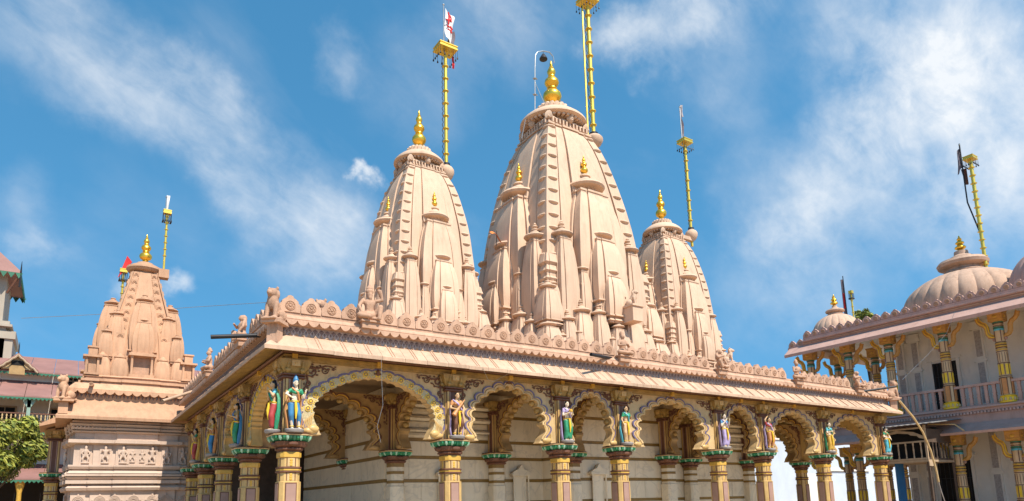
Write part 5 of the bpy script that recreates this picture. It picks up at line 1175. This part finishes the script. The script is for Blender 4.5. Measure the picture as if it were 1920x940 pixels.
# pilasters, windows and doors on the wall
def pil(y, z0, z1):
    m = MB(); m.box(1.66, 1.76, y - .17, y + .17, z0, z1); m.box(1.62, 1.76, y - .22, y + .22, z0, z0 + .25); m.box(1.62, 1.76, y - .22, y + .22, z0 + 1.95, z0 + 2.05); m.box(1.58, 1.76, y - .26, y + .26, z1 - .35, z1 - .2); m.box(1.60, 1.76, y - .22, y + .22, z1 - .2, z1 - .02)
    q = obj('pilaster', m, M_white, gal); c = MB().box(1.645, 1.67, y - .11, y + .11, z0 + .3, z0 + 1.9).box(1.645, 1.67, y - .11, y + .11, z0 + 2.15, z1 - .4); obj('carved_panel', c, M_carved, q)
for y in (2.1, .72 + .75, -.95, -2.9, -4.9): pil(y, GF, 8.4); pil(y, .40, 4.4)
def window(y, z0, w, h, door=False):
    m = MB(); m.box(1.70, 1.76, y - w - .12, y - w, z0 - .06, z0 + h + .1); m.box(1.70, 1.76, y + w, y + w + .12, z0 - .06, z0 + h + .1); m.box(1.66, 1.76, y - w - .2, y + w + .2, z0 + h + .1, z0 + h + .2)
    m.prism_xz([(-w - .2, 0), (w + .2, 0), (w * .6, .14), (w * .3, .2), (0, .42), (-w * .3, .2), (-w * .6, .14)], -.06, .0, Matrix.Translation((1.75, y, z0 + h + .2)) @ Matrix.Rotation(-PI / 2, 4, 'Z'))
    q = obj('door' if door else 'window', m, M_white, gal); obj('opening', MB().box(1.73, 1.748, y - w, y + w, z0, z0 + h), M_dark, q)
    b = MB(); n = 7
    for i in range(n): yy = y - w + 2 * w * (i + .5) / n; b.tube([(1.70, yy, z0), (1.70, yy, z0 + h)], .014, 5)
    for t in (.35, .7): b.tube([(1.70, y - w, z0 + h * t), (1.70, y + w, z0 + h * t)], .012, 5)
    obj('window_bars', b, M_iron, q)
window(.42, 5.0, .46, 1.98); window(-1.95 - 1.9, 5.0, .46, 1.98); window(.55, .40, .62, 2.6, True); window(-3.9, .40, .55, 2.4, True)
m = MB().box(1.74, 1.749, -8, 2.3, .40, .62); obj('skirting', m, M_pink, gal)
# domes
def dome(x, y, z, r_, h, nrib, tip, m_=M_dome):
    m = MB(); prof = [(r_ * math.cos(t), h * math.sin(t)) for t in np.linspace(0, R(80), 12)]; n = nrib * 6; rings = []
    for rr, zz in [(r_ * 1.0, -.5)] + prof:
        rings.append([(x + rr * (1 - .035 * (1 - abs(math.sin(nrib * a / 2)) ** .35)) * math.cos(a), y + rr * (1 - .035 * (1 - abs(math.sin(nrib * a / 2)) ** .35)) * math.sin(a), z + zz) for a in (2 * PI * i / n for i in range(n))])
    m.loft(rings); d = obj('dome', m, m_, gal)
    k = r_ * .36; top = z + h * .975
    c = MB(); c.lathe([(k * .86, -.04 * r_), (k * .90, .0), (k * .7, .05 * r_), (k * .68, .08 * r_), (k * 1.0, .12 * r_), (k * 1.05, .17 * r_), (k * .95, .22 * r_), (k * .55, .25 * r_), (k * .5, .29 * r_), (k * .3, .33 * r_), (k * .28, .4 * r_), (k * .1, .41 * r_)], 32, (x, y, top), lob=32, amp=.05); obj('dome_crown', c, m_, d)
    rr = (tip - top - .4 * r_) / 3.36; obj('finial', MB().lathe([(a * rr, zz * rr) for a, zz in KAL], 14, (x, y, top + .4 * r_)), M_gold, d)
    return d
dome(3.0, -.28, 9.4, 2.42, 1.48, 24, 12.53); dome(3.0, 5.55, 9.55, 1.12, .95, 20, 11.53); dome(2.0, -3.95, 9.2, 1.75, 1.6, 22, 12.2, M_pink)
# poles on the gallery roof
P = flagpole('yellow pole with dark flag and hanging tassel beside the large gallery dome', (GX + 3.0, -1.12, 10.45), 5.2, .07, (.5, .4), pot=False, rings=.36, staff=.85, staff_off=(.0, .32), lead=False)
m = MB().tube([(0, .05, 2.0), (0, .33, 3.4), (0, .32, 6.1)], .03, 6); obj('side_pole', m, M_iron, P)
m = cloth(lambda u, v: (.06 * math.sin(v * 6 + u * 3), .33 + .22 * v * (.5 + .5 * u), 6.0 - 1.0 * u - .25 * v), 8, 5); obj('flag', m, M_cloth_g, P)
m = cloth(lambda u, v: (.05 + .04 * math.sin(v * 4), .2 + .2 * v * (1 - .5 * u), 4.95 - .75 * u), 6, 4); obj('flag_tail', m, M_brown, P)
P = flagpole('thin yellow pole with dark flag behind the small gallery dome', (GX + 4.2, 5.3, 9.6), 2.1, .04, (.2, .18), pot=False, rings=.3, staff=0, lead=False)
m = MB().tube([(-.05, .28, .4), (-.05, .3, 3.1)], .025, 6); obj('side_pole', m, M_iron, P)
m = cloth(lambda u, v: (.03 * math.sin(v * 6), .3 + .16 * v, 2.95 - 2.0 * u), 8, 4); obj('flag', m, M_cloth_g, P)
m = cloth(lambda u, v: (-.04 + .03 * math.sin(v * 6), .31 + .1 * v, 2.2 - .8 * u), 6, 3); obj('flag_stripe', m, M_cloth_r, P)

# wooden balcony box below the gallery floor
wb = thing('wooden_balcony', 'small pale wooden balcony with railing under a tin awning, right of the hall', 'balcony', (22.85, -.3, 0))
m = MB(); m.box(0, 2.0, 0, 2.2, 2.78, 2.86); obj('balcony_floor', m, M_wood, wb)
m = MB()
for x in (0, 1.93):
    for y in (0, 2.0): m.box(x, x + .07, y, y + .07, 2.86, 4.12)
obj('post', m, M_wood, wb)
m = MB(); m.box(-.01, .05, .07, 2.0, 2.87, 2.93); m.box(-.01, .05, .07, 2.0, 3.5, 3.56); m.box(-.01, .05, .07, 2.0, 4.0, 4.06); obj('rail', m, M_wood, wb)
bb = MB().lathe([(.03, 0), (.03, .06), (.022, .08), (.03, .28), (.02, .45), (.03, .48), (.03, .57)], 8).mesh('baluster')
for k in range(7): obj('baluster', bb, M_wood, wb, (.02, .22 + k * .27, 2.93))
for k in range(7): obj('baluster', bb, M_darkshadedwood, wb, (.25 + k * .25, .03, 2.93))  # this side and its rail darkened: gallery eave shade painted into the wood
m = MB(); m.box(.07, 1.93, 0, .05, 2.87, 2.93); m.box(.07, 1.93, 0, .05, 3.5, 3.56); m.box(.07, 1.93, .012, .03, 3.56, 4.0); obj('side_rail', m, M_darkshadedwood, wb)
ap = MB(); ap.prism_xz([(-.95, 3.62), (-.80, 3.66), (-.72, 3.74), (-.5, 3.78), (-.42, 3.84), (0, 3.9), (.42, 3.84), (.5, 3.78), (.72, 3.74), (.80, 3.66), (.95, 3.62), (.95, 3.72), (.6, 3.9), (0, 4.0), (-.6, 3.9), (-.95, 3.72)], -.02, .03, Matrix.Translation((.02, 1.03, 0)) @ Matrix.Rotation(-PI / 2, 4, 'Z')); obj('arched_board', ap, M_wood, wb)
m = MB(); m.box(1.0, 1.1, .1, 2.0, 2.86, 4.1); obj('inner_screen', m, M_dark, wb)
m = MB(); n = 26
prof = [(-.35, .0)] ; vs = []; 
for i in range(n + 1): y = -.45 + 2.8 * i / n; dz = .02 * (i % 2); vs += [(-.35, y, 4.14 + dz), (2.2, y, 4.42 + dz), (2.2, y, 4.40 + dz), (-.35, y, 4.12 + dz)]
fs = []
for i in range(n):
    for a, b in ((0, 1), (1, 2), (2, 3), (3, 0)): fs.append((4 * i + a, 4 * i + b, 4 * i + 4 + b, 4 * i + 4 + a))
m.add(vs, fs); obj('awning', m, M_plate, wb)
m = MB().box(.1, .6, 1.2, 1.28, .0, 2.78); obj('door_panel', m, mat('blue_door', (.02, .12, .27), .5, var=.15), wb)
m = MB(); m.box(.02, .1, .0, .08, .0, 2.78); m.box(1.95, 2.03, 0, .08, 0, 2.78); obj('prop', m, M_darkshadedwood, wb)
m = MB().box(-.02, .3, -.03, .0, 2.62, 2.78); obj('drip_board', m, M_wood, wb)

# bent pale pole, wires, white wall behind
pts = [(1687, 752), (1696, 763), (1700, 768), (1712, 782), (1730, 810), (1745, 845), (1755, 880), (1760, 904)]
c0 = on_y(1690, 757, -.95)
bp = thing('bent_pole', 'long bent pale pole hanging down from the right roof corner of the hall', 'pole', c0)
obj('pole', MB().tube([on_y(*q, -.95) - c0 for q in pts], .035, 8), M_ivory, bp)
obj('pole_tip', MB().tube([on_y(1760, 904, -.95) - c0, on_y(1766, 925, -.95) - c0, on_y(1775, 950, -.95) - c0], .018, 6), M_plate, bp)
a, b = on_y(1742, 796, -.6), on_y(1790, 797, -.6); c = on_y(1808, 809, -.6)
tag(obj('stray_conduit', MB().tube([on_x(1740, 796, 23.9) - a, on_x(1790, 796, 23.9) - a, on_x(1808, 808, 23.9) - a], .025, 6), M_ivory, None, a), 'thin pale conduit lying along the lower gallery eave', 'conduit')
def wire(label, pts, r_): 
    o = Vector(pts[0]); return tag(obj('wire', MB().tube([Vector(q) - o for q in pts], r_, 5), M_steel, None, o), label, 'wire', 'thin wires')
wire('thin cord hanging from the gallery eave down to the right corner lion', [on_x(1790, 585, 23.9), on_x(1775, 625, 24.0), on_x(1740, 665, 23.5), on_x(1692, 712, 22.5)], .006)
wire('fine wire crossing the sky behind the near corner lion', [on_y(40, 597, 22), on_y(200, 589, 20), on_y(350, 577, 18), on_y(520, 566, 16)], .012)
wire('loose wire looping from the eave over the second front arch', [on_y(905, 690, -.68), on_y(915, 712, -.5), on_y(925, 716, -.4), on_y(950, 703, -.5), on_y(958, 694, -.68)], .004)
wire('loose wire hanging in front of the widest arch', [on_y(715, 672, -.68), on_y(716, 720, -.6), on_y(718, 760, -.55), on_y(707, 800, -.5), on_y(714, 830, -.5)], .004)
cw = thing('courtyard_wall', 'sunlit pale blue plastered wall seen through the right end of the hall', 'wall', (36, 13.5, 0))
obj('wall', MB().box(-14, 26, 0, .4, 0, 5.2), M_bluewhite, cw); obj('coping', MB().box(-14.05, 26.05, -.08, .48, 5.2, 5.32), M_white, cw)
obj('patch', MB().box(-.5, 1.6, -.012, .0, 1.2, 3.1), M_white, cw); obj('ledge', MB().box(2.0, 8, -.12, 0, 3.3, 3.45), M_white, cw)
# ------------------------------------------------------------------ old red-roofed house and clock-like tower on the left
LY = 26.0
lb = thing('red_roofed_house', 'old two storey house with red sheet roofs, gable and railed veranda on the far left', 'house', (-8, LY, 0))
x0, x1 = -14, 12
def lbox(nm, m_, *a): return obj(nm, MB().box(*a), m_, lb)
lbox('wall', M_white, x0, x1, 1.2, 8, 0, 8.5)
def roof_run(nm, y0, z0, y1, z1, t=.06, m_=M_roofred, xa=x0, xb=x1):
    n = int((xb - xa) / 1.0)
    for k in range(n):
        m = MB(); a = xa + (xb - xa) * k / n; b = xa + (xb - xa) * (k + 1) / n - .02
        m.loft([[(x, y0, z0), (x, y1, z1), (x, y1, z1 + t), (x, y0, z0 + t)] for x in (a, b)]); obj(nm, m, m_, lb)
roof_run('roof_sheet', .6, 8.35, 5.0, 9.9)
roof_run('veranda_roof_sheet', -.9, 6.95, 1.25, 8.0); roof_run('lower_roof_sheet', -2.2, 3.15, 1.25, 4.0)
roof_run('balcony_roof_sheet', -1.0, 5.35, 1.2, 5.75)
def trim(nm, y, z, pitch=.16, d=.09):
    m = MB(); n = int((x1 - x0) / pitch); poly = [(x0, z + .04)]
    for k in range(n):
        for t in (0, .5): poly.append((x0 + pitch * (k + t), z - d * (t > 0)))
    poly += [(x0 + pitch * n, z), (x0 + pitch * n, z + .04)]
    m.prism_xz(poly, y, y + .04); obj(nm, m, M_greentrim, lb)
trim('fretwork', .58, 8.30); trim('fretwork', -.93, 6.90); trim('fretwork', -2.24, 3.10); trim('fretwork', -1.03, 5.30)
# gable
m = MB(); gx = 2.55
m.prism_xz([(gx - .62, 8.45), (gx + .62, 8.45), (gx, 9.2)], .5, 1.3); obj('gable', m, M_ivory, lb)
for s in (-1, 1):
    m = MB(); m.loft([[(gx + s * a, y, z) for a, z in ((0, 9.22), (.85, 8.42), (.85, 8.34), (0, 9.12))] for y in (.35, 3)]); obj('gable_roof', m, M_roofred, lb)
    m = MB(); m.tube([(gx + s * (.82 * t), .30, 9.12 - .78 * t - .05 * abs(math.sin(t * 12))) for t in np.linspace(0, 1, 14)], .045, 6); obj('bargeboard', m, M_wood, lb)
obj('gable_panel', MB().box(gx - .3, gx + .3, .46, .495, 8.2, 8.62), M_tan, lb); obj('gable_opening', MB().box(gx - .25, gx + .25, .45, .49, 8.64, 8.86), M_dark, lb); obj('gable_spike', MB().tube([(gx, .4, 9.15), (gx, .4, 9.55), (gx, .4, 9.75)], [.03, .025, .006], 6), M_iron, lb)
def lwin(x, z, w, h, y=1.18):
    q = obj('window', MB().box(x - w - .08, x + w + .08, y - .05, y + .1, z - .08, z + h + .08), M_wood, lb); obj('pane', MB().box(x - w, x + w, y - .06, y - .052, z, z + h), M_dark, q)
    m = MB(); m.box(x - .02, x + .02, y - .08, y - .062, z, z + h); m.box(x - w, x + w, y - .08, y - .062, z + h * .5 - .02, z + h * .5 + .02); obj('mullion', m, M_wood, q)
for x in (-2.2, .2, 1.9 + .3, 4.4, 6.8, 9.6): lwin(x, 5.9, .38, .8)
for x in (4.8, 7.4, 9.9): lwin(x, 8.02, .35, .28)
for x in (0.5, 2.2, 4.2): lwin(x, 1.0, .4, 1.4)
lwin(1.9, 4.35, .32, .4)
# veranda posts, floor and railing
lbox('veranda_floor', M_ivory, x0, x1, -.8, 1.2, 5.72, 5.82)
for k in range(10):
    x = -10.8 + k * 2.33; obj('veranda_post', MB().box(x - .07, x + .07, -.75, -.61, 5.82, 6.95).loft([[(x - w, -.68 - .07, z), (x + w, -.68 - .07, z), (x + w, -.68 + .07, z), (x - w, -.68 + .07, z)] for w, z in ((.07, 6.5), (.3, 6.9))]), mat('green_post', (.25, .35, .28), .6), lb)
    obj('lower_post', MB().lathe([(.12, 0), (.1, .2), (.09, 2.6), (.16, 2.9), (.18, 3.1)], 10, (x, -1.9, 0)), M_golden, lb)
lbox('veranda_rail', M_brown, x0, x1, -.74, -.66, 6.2, 6.25); lbox('veranda_foot_rail', M_brown, x0, x1, -.74, -.66, 5.86, 5.9)
m = MB(); x = -4.0
spn = MB().lathe([(.018, 0), (.035, .08), (.02, .16), (.035, .22), (.018, .3)], 6).mesh('spindle')
while x < 6: obj('spindle', spn, M_ivory, lb, (x, -.70, 5.9)); x += .16
lbox('lower_shade', M_dark, x0, x1, 1.0, 1.19, 0, 3.3)  # near-black sheet put in as the shade under the lower roof
tw = thing('stair_tower', 'tall beige plastered tower with a red pyramid roof at the far left edge', 'tower', (-8.33, LY + 6, 0))
hw = 2.05
for z0, z1, w in ((0, 11.2, hw), (11.2, 11.32, hw + .28), (11.32, 11.5, hw + .16)): obj('tower_wall' if z1 - z0 > 1 else 'string_course', MB().box(-w, w, -w, w, z0, z1), M_beige, tw)
obj('upper_wall', MB().box(-hw + .18, hw - .18, -hw + .18, hw - .18, 11.5, 14.1), M_beige, tw)
obj('balcony_block', MB().box(hw - .3, hw + .45, -hw - .1, hw - .8, 10.6, 11.0).box(hw - .3, hw + .35, -hw, hw - .9, 9.2, 10.6), M_beige, tw)
obj('tower_roof', MB().loft([[(-k, -k, z), (k, -k, z), (k, k, z), (-k, k, z)] for k, z in ((hw + .45, 14.05), (hw + .42, 14.15), (.05, 17.0))]), M_roofred, tw)
m = MB()
for f in range(4):
    for k in range(16): x = -2.4 + k * .32; m.prism_xz([(x - .16, 0), (x + .16, 0), (x, -.3)][::-1], -hw - .46, -hw - .42, Matrix.Rotation(f * PI / 2, 4, 'Z') @ Matrix.Translation((0, 0, 14.04)))
obj('fretwork', m, M_greentrim, tw)
for sx in (-1, 1): obj('corner_spike', MB().tube([(sx * (hw + .42), -hw - .42, 13.3), (sx * (hw + .42), -hw - .42, 14.1), (sx * (hw + .42), -hw - .42, 14.7)], [.05, .05, .01], 6), M_iron, tw)
for sx in (-1, 1): obj('eave_strut', MB().tube([(sx * (hw - .1), -hw - .05, 13.0), (sx * (hw + .38), -hw - .4, 13.95)], .06, 6), M_brown, tw)

# ------------------------------------------------------------------ trees
def tree(label, base, crown_c, rx, rz_, n, mats, seed, trunk_r=.12, leaf=.11, cat='tree'):
    r_ = random.Random(seed); T = thing('leafy_tree', label, cat, base)
    b = Vector(base); c = Vector(crown_c) - b
    m = MB(); m.tube([(0, 0, 0), c * .35 + Vector((.05, 0, 0)), c * .75, c], [trunk_r, trunk_r * .8, trunk_r * .5, trunk_r * .25], 8)
    cl = []
    for k in range(26):
        a = r_.uniform(0, 2 * PI); e = r_.uniform(-.7, 1.0); q = r_.uniform(.45, .95); p_ = c + Vector((rx * q * math.cos(a) * math.sqrt(max(.1, 1 - e * e * .8)), rx * q * math.sin(a) * math.sqrt(max(.1, 1 - e * e * .8)), rz_ * e * q)); cl.append((p_, r_.uniform(.2, .36) * rx))
        if k % 2 == 0: m.tube([c * .6, (c * .6 + p_) / 2 + Vector((0, 0, .1)), p_], [trunk_r * .4, trunk_r * .25, trunk_r * .08], 5)
    obj('trunk', m, M_bark, T)
    for mi, mm in enumerate(mats):
        vs = []; fs = []
        for k in range(n // len(mats)):
            p_, rr = r_.choice(cl); d = Vector((r_.gauss(0, 1), r_.gauss(0, 1), r_.gauss(0, 1))).normalized() * rr * r_.random() ** .4; q = p_ + d
            nrm = (d.normalized() + Vector((r_.uniform(-.7, .7), r_.uniform(-.7, .7), r_.uniform(-.2, .9)))).normalized(); u = nrm.cross(Vector((r_.random(), r_.random(), r_.random()))).normalized(); w = nrm.cross(u); s = leaf * r_.uniform(.6, 1.25)
            o = len(vs); vs += [tuple(q - u * s), tuple(q + w * s * .38 + nrm * s * .12), tuple(q + u * s), tuple(q - w * s * .38 + nrm * s * .12)]; fs += [(o, o + 1, o + 2, o + 3)]
        m = MB(); m.add(vs, fs); obj('crown', m.mesh('crown', 0), mm, T)
    return T
tree('yellow green leafy tree in front of the red roofed house', (-6.2, 17.5, 0), (-4.8, 17.3, 3.85), 1.15, 1.15, 6500, [M_leafA, M_leafA, M_leafB], 3, .06, .11)
TT = on_x(1618, 588, 33)
tree('small tree top beside the thin pole behind the small gallery dome', (TT.x, TT.y, 0), (TT.x, TT.y, TT.z - .25), .6, .45, 1200, [M_leafA, M_leafB], 5, .1, .12)
